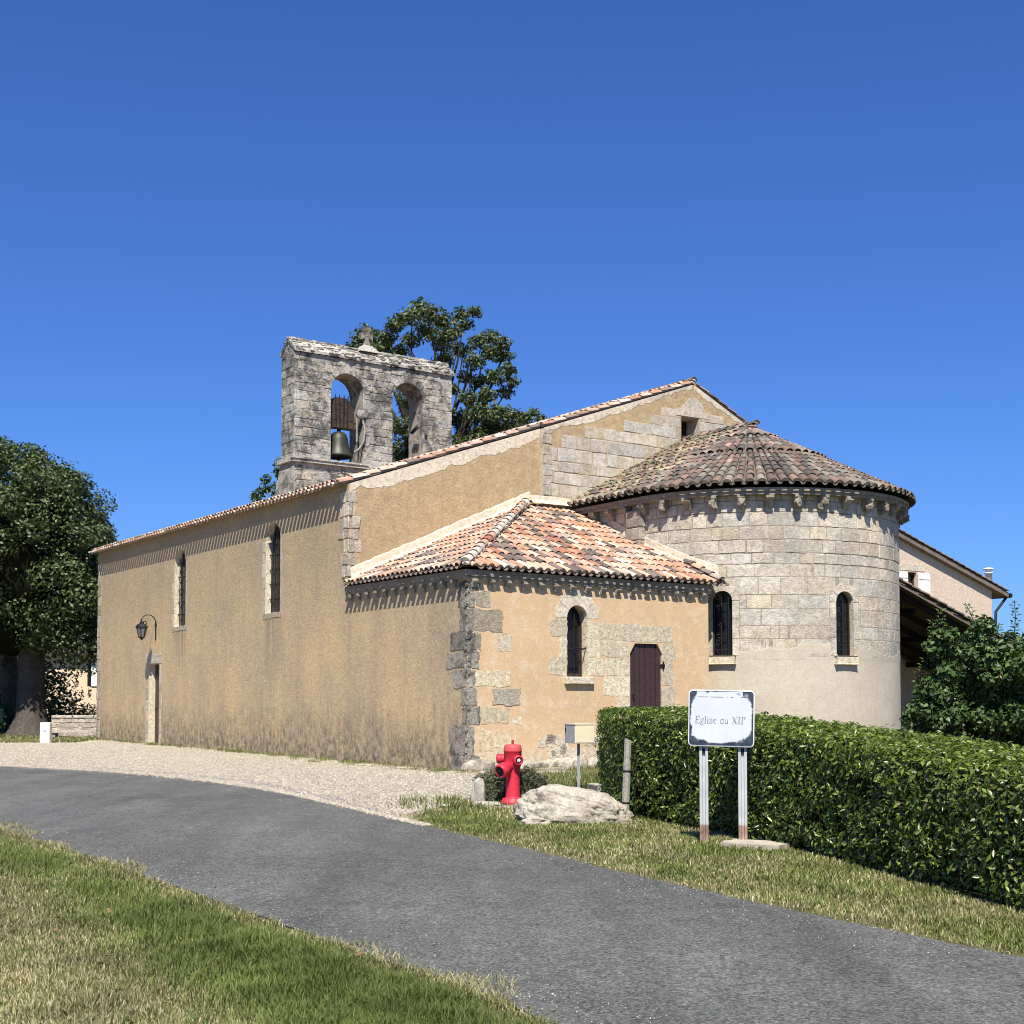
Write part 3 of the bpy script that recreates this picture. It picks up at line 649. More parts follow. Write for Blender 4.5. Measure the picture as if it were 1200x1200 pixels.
for i in range(26):
    u = UL+.25+i*.62
    if u > 11.6: break
    k = MB(); t = q.uniform(.95, 1.3)
    if u < .4 or i % 3 == 0:
        corbel_prof(k, mapA, u, 6.128, .27, .25, .17, (t, t, t))
    else:                                             # carved heads and rolls
        corbel_prof(k, mapA, u, 6.128, .20, .24, .16, (t, t, t))
        c = mapA(u, 6.0-.06*q.random(), .17)
        lump(k, c, (.085, .085, .11), i+3, .5, 2, (t*.95,)*3, 0, 2.4)
        c = mapA(u+q.uniform(-.05, .05), 5.90, .10); lump(k, c, (.075, .075, .085), i+13, .5, 2, (t*.9,)*3, 0, 2.4)
    k.build('corbel', M['cornice'], acor)

# --- Roman tiles
PAL_S = [((.52, .285, .165), 3.6), ((.60, .39, .26), 4), ((.63, .49, .34), 2.4), ((.43, .19, .11), 1.6), ((.24, .18, .145), 2.8), ((.67, .57, .43), 1.1), ((.15, .12, .10), 1.8), ((.55, .31, .22), 2.6), ((.42, .34, .27), 1.6)]
PAL_A = [((.175, .120, .092), 4), ((.15, .12, .10), 3), ((.25, .165, .125), 2.2), ((.26, .23, .18), 3.2), ((.40, .27, .21), .8), ((.11, .095, .08), 2.5)]
PAL_N = [((.55, .37, .27), 3), ((.62, .48, .36), 3), ((.66, .56, .45), 2), ((.46, .26, .17), 2), ((.25, .18, .14), 1.5)]
def pick(pal, q):
    x = q.random()*sum(p[1] for p in pal)
    for c, wgt in pal:
        x -= wgt
        if x <= 0: break
    k = q.uniform(.86, 1.12); return tuple(v*k for v in c)
def cover(mb, p, S, E, N, L, r0, r1, col, up0, up1, fill=False, seg=6):
    p, S, E, N = Vector(p), Vector(S), Vector(E), Vector(N); vs = []
    for (o, r_, up) in ((p, r0, up0), (p+S*L, r1, up1)):
        for k in range(seg+1):
            t = math.pi*k/seg; vs.append(o+E*(r_*math.cos(t))+N*(up+r_*.82*math.sin(t)))
    mb.add(vs, [(k, k+1, seg+2+k, seg+1+k) for k in range(seg)], col, 0, True)
    # clay thickness at the lower lip
    vs2 = vs[:seg+1]+[p+E*((r0-.014)*math.cos(math.pi*k/seg))+N*(up0+(r0*.82-.014)*math.sin(math.pi*k/seg)) for k in range(seg+1)]
    mb.add(vs2, [(k+1, k, seg+1+k, seg+2+k) for k in range(seg)], tuple(v*.9 for v in col), 0)
    if fill:
        o = p+S*.03; mb.add([o+E*((r0-.01)*math.cos(math.pi*k/seg))+N*(up0+(r0*.82-.01)*math.sin(math.pi*k/seg)) for k in range(seg+1)], [tuple(range(seg+1))], (.62, .55, .45), 0)
def channel(mb, p, S, E, N, L, r0, r1, col, up0, up1, seg=4):
    p, S, E, N = Vector(p), Vector(S), Vector(E), Vector(N); vs = []
    for (o, r_, up) in ((p, r0, up0), (p+S*L, r1, up1)):
        for k in range(seg+1):
            t = math.pi*k/seg; vs.append(o+E*(r_*math.cos(t))+N*(up+r_*.75-r_*.75*math.sin(t)))
    mb.add(vs, [(k, k+1, seg+2+k, seg+1+k) for k in range(seg)], col, 0, True)
    vs2 = vs[:seg+1]+[v-N*.014 for v in vs[:seg+1]]
    mb.add(vs2, [(k, seg+1+k, seg+2+k, k+1) for k in range(seg)], tuple(v*.9 for v in col), 0)
def tile_col(mb, p0, S, E, N, s1, sp, pal, q, hang=.13, rowlen=.33, fill=False, taper=None, eave_shade=None, lead=0.0, ew=.25):
    """one column: a channel projecting at the eaves, and overlapping covers half a step over"""
    k = 0; s = 0.0
    wd = lambda s: 1.0 if taper is None else taper(s)
    Ev, Sv, Nv, P0 = Vector(E), Vector(S), Vector(N), Vector(p0)
    while s < s1-.05:
        L = min(rowlen*1.15, s1-s+.05); c = pick(pal, q); j = q.uniform(-.010, .010); kk = wd(s)
        n2 = (Nv+Ev*q.uniform(-.05, .05)).normalized()
        channel(mb, P0+Sv*(s-(hang if k == 0 else 0))+Ev*(sp*.5*kk), Sv, Ev, Nv, L+(hang if k == 0 else 0), sp*(ew if eave_shade and k == 0 else .34)*kk, sp*.29*kk, pick(pal, q) if k or not eave_shade else pick([(eave_shade, 1)], q), .012, .0)  # lowest channel coloured dark to stand for its unlit underside
        yaw = q.uniform(-.03, .03)
        cover(mb, P0+Sv*(s+q.uniform(-.015, .015)-(lead if k == 0 else 0))+Ev*j, (Sv+Ev*yaw).normalized(), Ev, n2, L+.04+(lead if k == 0 else 0), sp*.40*kk, sp*.33*kk, c, .052+q.uniform(-.006, .01), .030, fill and k == 0)
        s += rowlen; k += 1
def run_tiles(mb, p0, p1, N, r0, pal, q, step=.34, up=.04):
    p0, p1, N = Vector(p0), Vector(p1), Vector(N); S = (p1-p0); Lt = S.length; S.normalize(); E = S.cross(N).normalized(); N = E.cross(S).normalized()
    s = 0
    while s < Lt-.05:
        cover(mb, p0+S*s+E*q.uniform(-.012, .012), S, E, N, min(step*1.18, Lt-s), r0, r0*.86, pick(pal, q), up+.03, up, s == 0); s += step
# sacristy roof
mb = MB(); q = random.Random(71); SP = .197
SL = .4375; cs = 1/math.hypot(1, SL); Sf, Nf = (0, cs, SL*cs), (0, -SL*cs, cs)
a = -.12
def apse_b(a):
    d = a-AC; return BC-math.sqrt(max(0, RA*RA-d*d)) if abs(d) < RA else 9
while a < 6.80:
    ext = min(a+.13, 5.10) if a < 5.0 else 5.08
    if a > 6.44: ext = min(ext, max(.25, min(apse_b(a-.05), 2.0)+.3))
    tile_col(mb, (a, -.11, 4.065), Sf, (1, 0, 0), Nf, ext/cs, SP, PAL_S, q, fill=True, hang=.13, eave_shade=(.17, .13, .11), lead=.06, rowlen=.42, ew=.31); a += SP
Sl, Nl = (cs, 0, SL*cs), (-SL*cs, 0, cs)
b = -.12
while b < 4.95:
    tile_col(mb, (-.11, b, 4.065), Sl, (0, -1, 0), Nl, (b+.13)/cs, SP, PAL_S, q, hang=.15, eave_shade=(.17, .13, .11), lead=.05, rowlen=.42, ew=.31); b += SP
mb.add([(-.09, -.09, 4.065), (6.6, -.09, 4.065), (6.6, 5, 6.30), (5, 5, 6.30)], [(0, 1, 2, 3)], (.3, .22, .17)); mb.add([(-.09, -.09, 4.065), (5, 5, 6.30), (-.09, 5, 4.065)], [(0, 1, 2)], (.3, .22, .17))
run_tiles(mb, (-.14, -.14, 4.10), (5.05, 4.95, 6.43), (0, 0, 1), .11, PAL_S+[((.68, .61, .50), 22)], q, .4)
for k in range(60):
    f_ = k/60; lump(mb, (-.1+5.1*f_+q.uniform(-.07, .07), -.1+5.0*f_+q.uniform(-.07, .07), 4.13+2.28*f_), (.10, .10, .04), k, .3, 1, (.62, .56, .46))
for bb in (.9, 1.2): pass
run_tiles(mb, (6.70, -.20, 4.09), (6.70, 1.0, 4.64), (0, 0, 1), .09, PAL_S, q)
sroof = mb.build('sacristy_roof', M['tile'], CH)
mb = MB()                                             # lime fillets where the roof meets nave, choir and apse
def fillet(line, up, out, seed):
    q = random.Random(seed); out = Vector(out); n = len(line); vs = []
    for p in line:
        p = Vector(p); h = up*q.uniform(.93, 1.06)
        vs += [p+Vector((0, 0, h)), p+out*.035+Vector((0, 0, h*.9)), p+out*.055+Vector((0, 0, h*.3)), p+out*(.14+q.uniform(-.02, .03))+Vector((0, 0, -.05))]
    mb.add(vs, [(4*i+j, 4*i+4+j, 4*i+5+j, 4*i+1+j) for i in range(n-1) for j in range(3)], (.97, .94, .88))
rf = lambda a, b: 4.13+SL*max(0, min(a+.0, b+.0) if True else 0)
fillet([(a, 4.985, 4.20+SL*a) for a in np.linspace(.04, 5.1, 40)], .25, (0, -1, 0), 1)
fillet([(a, 4.835, 4.20+SL*5.05) for a in np.linspace(5.0, 6.45, 12)], .16, (0, -1, 0), 2)
pts = [(AC-RA-.01, b, 4.16+SL*b) for b in np.linspace(3.6, 2.3, 8)]
pts += [(AC+(RA+.01)*math.cos(t), BC+(RA+.01)*math.sin(t), 4.16+SL*(BC+RA*math.sin(t))) for t in np.linspace(math.pi, R_(213), 22)]
fillet(pts, .24, (-.4, -.9, 0), 3)
mb.build('lime_fillet', M['lime'], CH)

# apse roof: cone over the round, two slopes over the straight bay
mb = MB(); q = random.Random(72); RE = RA+.27; ZA = 8.42; ZT = 6.385; slope = (ZA-ZT)/RE; ca = 1/math.hypot(1, slope); Ls = RE/ca
nc = 48
for k in range(nc+1):
    t = math.pi+math.pi*(k+.0)/nc; er = Vector((math.cos(t), math.sin(t), 0)); E = Vector((-math.sin(t), math.cos(t), 0))
    S = (-er*ca+Vector((0, 0, slope*ca))); N = (er*slope*ca+Vector((0, 0, ca)))
    end = Ls*(.985 if k % 4 == 0 else (.78 if k % 2 == 0 else .52)); sp = math.pi*RE/nc
    def taper(s, k=k):
        f = 1-s/Ls
        return max(.34, f*(1 if f > .48 else (2 if f > .22 else 4)))*1.03
    tile_col(mb, (AC+er.x*RE, BC+er.y*RE, ZT), S, E, N, end, sp, PAL_A, q, taper=taper, fill=True, hang=.15, eave_shade=(.10, .085, .07), lead=.09)
S, N = Vector((ca, 0, slope*ca)), Vector((-slope*ca, 0, ca))
b = BC+.1
while b < 4.8:
    tile_col(mb, (AC-RE, b, ZT), S, (0, -1, 0), N, Ls, .255, PAL_A+[((.36, .29, .19), 9)], q, fill=True, hang=.15, eave_shade=(.10, .085, .07), lead=.09); tile_col(mb, (AC+RE, b, ZT), (-ca, 0, slope*ca), (0, 1, 0), (slope*ca, 0, ca), Ls, .255, PAL_A, q); b += .255
run_tiles(mb, (AC, BC-.25, ZA+.02), (AC, 4.82, ZA+.04), (0, 0, 1), .11, PAL_A, q)
lump(mb, (AC, BC-.1, ZA+.02), (.13, .13, .05), 4, .3, 2, (.3, .22, .17))
for k in range(420):                                  # dry moss cushions, thickest beside the gable
    u = q.random(); bb = BC+.2+2.4*q.random()**.7; a_ = AC-RE*(1-u**.8); lump(mb, (a_, bb, ZT+slope*(a_-AC+RE)+.10), (q.uniform(.04, .11), q.uniform(.04, .11), .035), k, .4, 1, tuple(v*q.uniform(.8, 1.2) for v in (.30, .24, .15)))
vs = [(AC, BC, ZA-.03)]+[(AC+(RA+.2)*math.cos(math.pi+math.pi*k/40), BC+(RA+.2)*math.sin(math.pi+math.pi*k/40), ZT+.06) for k in range(41)]+[(AC+RA+.2, 4.84, ZT+.06), (AC, 4.84, ZA-.03), (AC-RA-.2, 4.84, ZT+.06)]
mb.add(vs, [(0, k+1, k+2) for k in range(40)]+[(0, 41, 42, 43), (1, 0, 43, 44)], (.16, .12, .1))
mb.build('apse_roof', M['tile_old'], CH)

# nave roof
mb = MB(); q = random.Random(73); cn = 1/math.hypot(1, SLN)
b = 5.22
while b < 22.8:
    tile_col(mb, (-.18, b, ZE+.03), (cn, 0, SLN*cn), (0, -1, 0), (-SLN*cn, 0, cn), 10.8/cn if b < 8 else 7/cn, .205, PAL_N, q, hang=.15, rowlen=.36); b += .205
cr = 1/math.hypot(1, SLR); b = 5.1
while b < 9:
    tile_col(mb, (17.6, b, verge(17.6)), (-cr, 0, SLR*cr), (0, 1, 0), (SLR*cr, 0, cr), 7/cr, .205, PAL_N, q, rowlen=.36); b += .205
def slab(a0, a1, b0, b1, off=-.015, th=.05):
    z = lambda a: verge(a)+off
    vs = [(a0, b0, z(a0)), (a1, b0, z(a1)), (a1, b1, z(a1)), (a0, b1, z(a0))]
    mb.add(vs+[(x, y, zz-th) for x, y, zz in vs], [(0, 1, 2, 3), (7, 6, 5, 4), (0, 4, 5, 1), (1, 5, 6, 2), (2, 6, 7, 3), (3, 7, 4, 0)], (.42, .30, .22))
slab(-.17, 10.55, 5.0, 22.75, .0, .06); slab(5.46, 10.55, 4.845, 4.998); slab(10.55, 17.6, 4.845, 22.75)
NL = Vector((-SLN*cn, 0, cn)); NRr = Vector((SLR*cr, 0, cr))
for dd, b in ((0.0, 5.06), (0.0, 5.22)):
    run_tiles(mb, (-.22, b, verge(-.22)-.07), (5.50, b, verge(5.5)-.07), NL, .095, PAL_N, q, .38)
for b in (4.90, 5.07):
    run_tiles(mb, (5.45, b, verge(5.45)-.08), (10.55, b, verge(10.55)-.08), NL, .095, PAL_N, q, .38)
    run_tiles(mb, (14.2, b, verge(14.2)-.08), (10.6, b, verge(10.6)-.08), NRr, .095, PAL_A, q, .38)
run_tiles(mb, (10.55, 4.8, 10.14), (10.55, 22.7, 10.14), (0, 0, 1), .12, PAL_N, q, .4)
mb.build('nave_roof', M['tile'], CH)

# --- windows and doors
def bars_window(hole, mapf, depth, cx, wd, z0, z1, nv, nh, sill=None, r=.012, sz=None):
    o = pane('window', hole, mapf, depth, M['glass'], CH); mb = MB(); db = -depth+(.16 if depth > .22 else .08)
    for k in range(nv):
        u = cx-wd/2+wd*(k+.5)/nv if nv > 1 else cx
        mb.tube([mapf(u, z0, db), mapf(u, z1-.02-((u-cx)/(wd/2))**2*wd*.5, db)], r, 6)
    for k in range(nh):
        z = z0+(z1-wd/2-z0)*(k+1)/(nh+1); mb.tube([mapf(cx-wd/2, z, db), mapf(cx+wd/2, z, db)], r*1.1, 6)
    mb.build('window_bars', M['iron'], o)
    return o
bars_window(w1, mapS, .20, 15.27, .86, 3.6, 5.85, 4, 4); bars_window(w2, mapS, .20, 9.0, .86, 3.65, 5.95, 4, 4)
o = bars_window(sw, mapE, .26, 2.76, .54, 1.92, 3.42, 3, 0)
mb = MB(); mb.tube([mapE(2.49, 2.52, -.06), mapE(2.60, 2.50, -.01), mapE(2.76, 2.53, -.01), mapE(2.92, 2.50, -.01), mapE(3.03, 2.54, -.05)], .016, 6); mb.build('window_bars', M['iron'], o)
mb = MB(); mb.box(2.94, 2.99, .17, .20, 1.94, 3.0); mb.box(2.52, 2.56, .17, .20, 1.94, 3.0); mb.box(2.52, 2.99, .175, .205, 1.93, 1.99); mb.build('window_frame', M['door'], o)
mb = MB(); mb.obox((2.78, -.02, 1.84), (.37, 0, 0), (0, .07, 0), (0, 0, .075), (1.05, 1.03, 1), 0, .018); mb.build('sill', M['dressed'], o)
for hole, U, wd in ((aw1, U1, .46), (aw2, U2, .50)):
    o = pane('window', hole, mapA, .17, M['glass'], CH); mb = MB(); db = -.05
    for u in (U-wd*.44, U-wd*.06, U+wd*.30): mb.tube([mapA(u, 2.47, db), mapA(u, 3.80, db)], .022, 6)
    for z in (2.6, 2.95, 3.3, 3.65):
        mb.tube([mapA(U-wd*.46, z, db), mapA(U+wd*.32, z, db)], .012, 6)
        c = (U-wd*.22, z+.17)
        mb.tube([mapA(c[0]+.07*math.cos(t)*(1-t/14), c[1]+.12*math.sin(t)*(1-t/14), db) for t in np.linspace(0, 9, 16)], .010, 5)
    mb.build('window_grille', M['iron'], o)
    mb = MB(); c = Vector(mapA(U, 2.36, .02)); t = math.pi+U/RA; e = Vector((-math.sin(t), math.cos(t), 0)); nrm = Vector((math.cos(t), math.sin(t), 0))
    mb.obox(c, e*.30, nrm*.06, (0, 0, .10), (1.05, 1.03, 1), 0, .02); mb.build('sill', M['dressed'], o)
mb = MB()
edges = [4.20+.92*k/6 for k in range(7)]
for k in range(6):
    a0, a1 = edges[k]+.004, edges[k+1]-.004
    tp = lambda a: min(2.66, 2.44+(a-4.20)*.22/.14, 2.44+(5.12-a)*.22/.14)-.012
    mb.prism([(a0+.004, .2), (a1-.004, .2), (a1-.004, tp(a1)), ((a0+a1)/2, tp((a0+a1)/2)), (a0+.004, tp(a0))], mapE, -.09, -.055+.004*(k % 2), (rnd.uniform(.9, 1.1),)*3)
mb.box(4.2, 5.12, .085, .10, .2, 2.6)
o = mb.build('sacristy_door', M['door'], CH)
mb = MB(); mb.box(5.10, 5.17, -.03, .04, 2.16, 2.22); mb.box(5.12, 5.15, -.03, -.01, 2.10, 2.28); mb.build('hinge', M['iron'], o)
mb = MB(); mb.lathe((4.3, .03, 1.55), [(.0, 0), (.02, 0), (.02, .02), (.008, .03), (.025, .05), (.0, .06)], 10, (0, -1, 0)); mb.build('handle', M['iron'], o)
mb = MB()
for k in range(5): mb.box(.20, .23, 16.87+k*.17, 16.87+k*.17+.162, .06, 2.54, (rnd.uniform(.9, 1.1),)*3)
o = mb.build('nave_door', M['door'], CH)
mb = MB(); mb.lathe((.20, 17.55, 1.2), [(.0, 0), (.02, 0), (.012, .03), (.03, .05), (0, .07)], 10, (-1, 0, 0)); mb.build('handle', M['iron'], o)
mb = MB(); mb.obox((.1, 17.29, .05), (.28, 0, 0), (0, .43, 0), (0, 0, .055), (1, 1, 1), 0, .015); mb.build('door_step', M['dressed'], CH)

# --- bell gable
BT, TH = 8.7, .74
mapT = lambda u, v, d: (u, BT-d, v)
mapTL = lambda u, v, d: (.42-d, BT+TH-u, v)
T0, T1 = .42, 5.16
ha, hc = arch(1.93, .94, 7.62, 9.96), arch(3.76, .94, 7.62, 9.96)
mb = MB()
out_ = [(T0, 6.3), (T1, 6.3), (T1, 10.34), (T0, 10.34)]
panel(mb, out_, [ha, hc], mapT, mi=0); panel(mb, out_, [ha, hc], lambda u, v, d: (u, BT+TH+d, v), mi=0)
for h in (ha, hc): reveal(mb, h, mapT, TH, (.75, .73, .7), 0)
for a in (T0, T1): mb.add([(a, BT, 6.3), (a, BT+TH, 6.3), (a, BT+TH, 10.34), (a, BT+TH/2, 10.70), (a, BT, 10.34)], [(0, 1, 2, 3, 4)])
hb = [arch_block(1.93, .94, 7.62, 9.96, .0), arch_block(3.76, .94, 7.62, 9.96, .0)]
ashlar(mb, mapT, T0, T1, courses(6.5, 10.33, (.15, .27), 41), (.18, .5), hb, seed=41, gap=.008, tint=(.82, 1.14), proud=(.002, .022), jit=.016)
ashlar(mb, mapTL, 0, TH, courses(6.5, 10.33, (.2, .33), 42), (.25, .5), seed=42, gap=.014, tint=(.55, .95), proud=(.004, .022), jit=.014)
n = 9
for cx in (1.93, 3.76):
    for k in range(n):
        t0, t1 = math.pi*k/n+.02, math.pi*(k+1)/n-.02
        patch(mb, mapT, [(cx+q_*math.cos(t), 9.49+q_*math.sin(t)) for q_, t in ((.475, t0), (.66, t0), (.66, t1), (.475, t1))], -.01, .022, (rnd.uniform(.8, 1.15),)*3, 0, .008, k, 2)
bg_ = mb.build('bell_gable', M['grey'], CH)
mb = MB()                                             # coping: two slopes of lichened slabs
q = random.Random(5)
for side in (0, 1):
    a = T0-.03
    while a < T1:
        wd = q.uniform(.45, .8); a1 = min(a+wd, T1+.06)
        if T1+.06-a1 < .2: a1 = T1+.06
        y0, y1 = (BT-.07, BT+TH/2) if side == 0 else (BT+TH+.07, BT+TH/2)
        e = q.uniform(-.012, .012)
        vs = [(x, y, z) for x in (a+.004, a1-.004) for y, z in ((y0, 10.33+e), (y0, 10.40+e), (y1, 10.755+e), (y1, 10.66+e))]
        mb.add(vs, [(0, 1, 2, 3), (7, 6, 5, 4), (0, 4, 5, 1), (1, 5, 6, 2), (2, 6, 7, 3), (3, 7, 4, 0)], (q.uniform(.8, 1.15),)*3)
        for _ in range(26):
            f_ = q.random(); lump(mb, (q.uniform(a, a1), y0+(y1-y0)*f_, 10.385+.36*f_+e), (q.uniform(.05, .12), q.uniform(.04, .08), q.uniform(.008, .02)), q.randint(0, 99), .35, 1, (q.uniform(.8, 1.1),)*3)
        a = a1
        if a >= T1+.05: break
for k in range(22): lump(mb, (T0+.1+k*.22, BT+TH/2, 10.735), (.14, .10, q.uniform(.03, .07)), k, .4, 2, (q.uniform(.75, 1.1),)*3)
mb.build('coping', M['grey'], bg_)
mb = MB()
mb.box(T0-.09, 2.52, BT-.10, BT-.025, 7.50, 7.575); mb.box(T0-.12, 2.54, BT-.13, BT-.02, 7.577, 7.62); mb.box(T0-.12, T0-.02, BT-.02, BT+TH+.1, 7.50, 7.62); mb.box(2.66, T1+.02, BT-.07, BT-.025, 7.40, 7.50)
mb.build('string_course', M['grey'], bg_)
mb = MB()                                             # battered foot
mb.add([(T0-.02, BT-.03, 7.49), (T0-.02, BT+TH, 7.49), (T0-.30, BT+TH, 6.2), (T0-.24, BT-.05, 6.2)], [(0, 1, 2, 3)], (.8, .8, .8))
mb.add([(T0-.02, BT-.03, 7.49), (T0-.24, BT-.05, 6.2), (T0+.2, BT-.03, 6.2)], [(0, 1, 2)]); mb.build('battered_foot', M['grey'], bg_)
mb = MB()                                             # stone cross
cxz = lambda pts, y0, y1, c_: mb.prism(pts, lambda u, v, d: (2.69+u*.82, BT+TH/2+d, 10.73+v*.82), y0, y1, c_)
mb.add([(2.69+sx*.30, BT+TH/2+sy*.22, 10.68) for sx, sy in ((-1, -1), (1, -1), (1, 1), (-1, 1))]+[(2.69+sx*.13, BT+TH/2+sy*.1, 10.88) for sx, sy in ((-1, -1), (1, -1), (1, 1), (-1, 1))], [(4, 5, 6, 7)]+[(i, (i+1) % 4, 4+(i+1) % 4, 4+i) for i in range(4)])
cxz([(-.12, .18), (.12, .18), (.06, .38), (.07, .43), (.20, .38), (.22, .60), (.08, .55), (.07, .60), (.12, .80), (-.12, .80), (-.07, .60), (-.08, .55), (-.22, .60), (-.20, .38), (-.07, .43), (-.06, .38)], -.06, .06, (.68, .67, .65))
mb.build('cross', M['grey'], bg_)
mb = MB(); mb.tube([(4.02, BT-.06, 8.78), (4.02+.05, BT+.30, 8.70)], .05, 6); mb.box(4.3, 4.36, BT-.03, BT-.02, 8.5, 8.62); mb.build('iron_peg', M['iron'], bg_)

# --- the bell, hung in the left arch
tb = empty('church_bell', cw(1.86, BT+.32, 7.80), ANG)
tag(tb, 'bronze bell with wooden headstock hanging in the left arch of the bell gable', 'bell')
mb = MB(); mb.lathe((0, 0, 0), [(.28, .03), (.375, 0), (.365, .05), (.315, .14), (.265, .30), (.24, .48), (.20, .60), (.12, .66), (.05, .68), (.05, .74)], 28); mb.build('bell_body', M['bronze'], tb)
mb = MB(); mb.tube([(0, 0, .5), (0, 0, -.02)], .02, 6); mb.lathe((0, 0, -.10), [(.02, 0), (.05, .03), (.05, .08), (.02, .11)], 12); mb.build('clapper', M['iron'], tb)
mb = MB()
for k in range(4):
    z0_, z1_ = .76+k*.20, .76+(k+1)*.20-.008; wz = lambda z: .40*math.sqrt(max(.02, 1-max(0, (z-.95)/.66)**2))
    mb.prism([(-wz(z0_), z0_), (wz(z0_), z0_), (wz((z0_+z1_)/2), (z0_+z1_)/2), (wz(z1_), z1_), (-wz(z1_), z1_), (-wz((z0_+z1_)/2), (z0_+z1_)/2)], lambda u, v, d: (u, d, v), -.13, .13, (1.9-.2*k, 1.7-.15*k, 1.6-.1*k))
mb.build('headstock', M['wood'], tb)
mb = MB()
for u in (-.15, -.05, .06, .16): mb.tube([(u, -.15, .70), (u*1.2, -.15, 1.62)], .013, 6)
mb.tube([(-.46, 0, .95), (.56, 0, .95)], .03, 8)
mb.build('straps', M['iron'], tb); mb = MB()
mb.tube([(.46, -.30, 1.15), (.52, -.34, 1.0), (.57, -.38, .72), (.53, -.38, .42), (.42, -.36, .22), (.30, -.3, .12)], .03, 7); mb.tube([(.36, -.32, 1.05), (.36, -.32, .40)], .026, 6)
lump(mb, (.47, -.34, 1.13), (.14, .09, .12), 3, .2, 2)
mb.build('lever', M['grey_wood'], tb)

# --- wall lantern
tb = empty('wall_lantern', cw(-.45, 17.15, 3.27), ANG); tb.scale = (.82, .82, .82)
tag(tb, 'black iron lantern on a scrolled bracket above the narrow side door', 'lantern')
mb = MB()
mb.lathe((0, 0, 0), [(.0, -.02), (.03, .0), (.05, .04), (.11, .08), (.12, .10)], 6, smooth=False)
for k in range(6):
    t = 2*math.pi*k/6; c, s = math.cos(t), math.sin(t); mb.tube([(.115*c, .115*s, .09), (.20*c, .20*s, .45)], .013, 5)
mb.lathe((0, 0, .44), [(.215, 0), (.23, .03), (.15, .12), (.08, .16), (.08, .20), (.04, .22), (.0, .25)], 6, smooth=False)
lan = mb.build('lantern_body', M['iron'], tb)
mb = MB(); mb.lathe((0, 0, .09), [(.105, 0), (.19, .355)], 6, smooth=False); mb.build('lantern_glass', M['lamp_glass'], lan)
mb = MB()
pts = [(.53, 0, .20), (.53, 0, .62)]+[(.245+.285*math.cos(t), 0, .62+.30*math.sin(t)) for t in np.linspace(.0, math.pi, 12)][1:]
pts += [(.09+.13*math.cos(t)*(1-(t-math.pi)/9), 0, .62+.13*math.sin(t)*(1-(t-math.pi)/9)) for t in np.linspace(math.pi, math.pi*3.2, 14)]
mb.tube(pts, .017, 6); mb.tube([(0, 0, .66), (0, 0, .78), (.05, 0, .84)], .014, 6); mb.tube([(.53, 0, .0), (.53, 0, .7)], .028, 6); mb.lathe((.55, 0, .55), [(.07, 0), (.07, .03)], 8, (-1, 0, 0))
mb.build('scroll_bracket', M['iron'], tb)
# ------------------------------------------------------------------ neighbouring buildings
t = empty('house', cw(30, 14, 0), ANG); tag(t, 'pale pink rendered house with white shutters seen beyond the apse', 'house')
H = lambda a, b, z: (a-30, b-14, z)
vz = lambda a: 8.30-.30*(a-30.04)
mb = MB(); mapH = lambda u, v, d: (u-30, -d, v)
hw = [(30.80, 5.72), (31.42, 5.72), (31.42, 6.80), (30.80, 6.80)]
panel(mb, [(23, -.5), (36.45, -.5), (36.45, vz(36.45)-.1), (26.5, vz(26.5)-.1), (23, vz(26.5)-1.1)], [hw], mapH); reveal(mb, hw, mapH, .22)
mb.add([H(36.45, 14, -.5), H(36.45, 24, -.5), H(36.45, 24, vz(36.45)-.1), H(36.45, 14, vz(36.45)-.1)], [(0, 1, 2, 3)])
mb.add([H(23, 14, -.5), H(23, 24, -.5), H(23, 24, 8.2), H(23, 14, 8.2)], [(0, 1, 2, 3)])
NT_ = m_stone('pink_render', (0.66, 0.53, 0.40), (0.60, 0.47, 0.36), (0.27, 0.23, 0.2), 0.7, 0.55, (0.54, 0.70), 0.1, 0.2)
NT_.node_tree.nodes['Principled BSDF'].inputs['Roughness'].default_value = .9
mb.build('wall', NT_, t)
mb = MB()
for a0, a1 in ((26.5, 37.3),):
    vs = [H(a0, 13.75, vz(a0)-.10), H(a1, 13.75, vz(a1)-.10), H(a1, 24.2, vz(a1)-.10), H(a0, 24.2, vz(a0)-.10)]
    mb.add(vs+[(x, y, z+.2) for x, y, z in vs], [(3, 2, 1, 0), (4, 5, 6, 7), (0, 1, 5, 4), (1, 2, 6, 5), (2, 3, 7, 6), (3, 0, 4, 7)], (.22, .17, .14))
mb.add([H(26.5, 13.75, vz(26.5)), H(26.5, 24.2, vz(26.5)), H(22.7, 24.2, vz(26.5)-1.3), H(22.7, 13.75, vz(26.5)-1.3)], [(0, 1, 2, 3)], (.25, .18, .15))
q = random.Random(9); cc = 1/math.hypot(1, .3)
for b in (13.78, 13.98): run_tiles(mb, H(37.25, b, vz(37.25)+.08), H(26.5, b, vz(26.5)+.08), (.3*cc, 0, cc), .10, PAL_A, q, .4)
rf = mb.build('roof', M['tile_old'], t)
mb = MB(); mb.lathe(H(36.8, 14.4, vz(36.8)), [(.15, 0), (.15, .80), (.19, .81), (.19, .85), (.13, .86), (.13, .97), (.23, .99), (.21, 1.05), (.02, 1.08)], 14); mb.build('chimney', M['white'], rf)
mb = MB(); mb.tube([H(37.42, 13.7, vz(37.3)-.02), H(37.42, 24, vz(37.3)-.02)], .10, 8); mb.tube([H(37.4, 13.95, vz(37.3)-.1), H(36.65, 13.95, vz(37.3)-.75), H(36.56, 13.95, 4.0), H(36.56, 13.95, 0)], .06, 8); mb.build('gutter', M['iron'], rf)
o = pane('window', hw, mapH, .20, M['glass'], t); mb = MB()
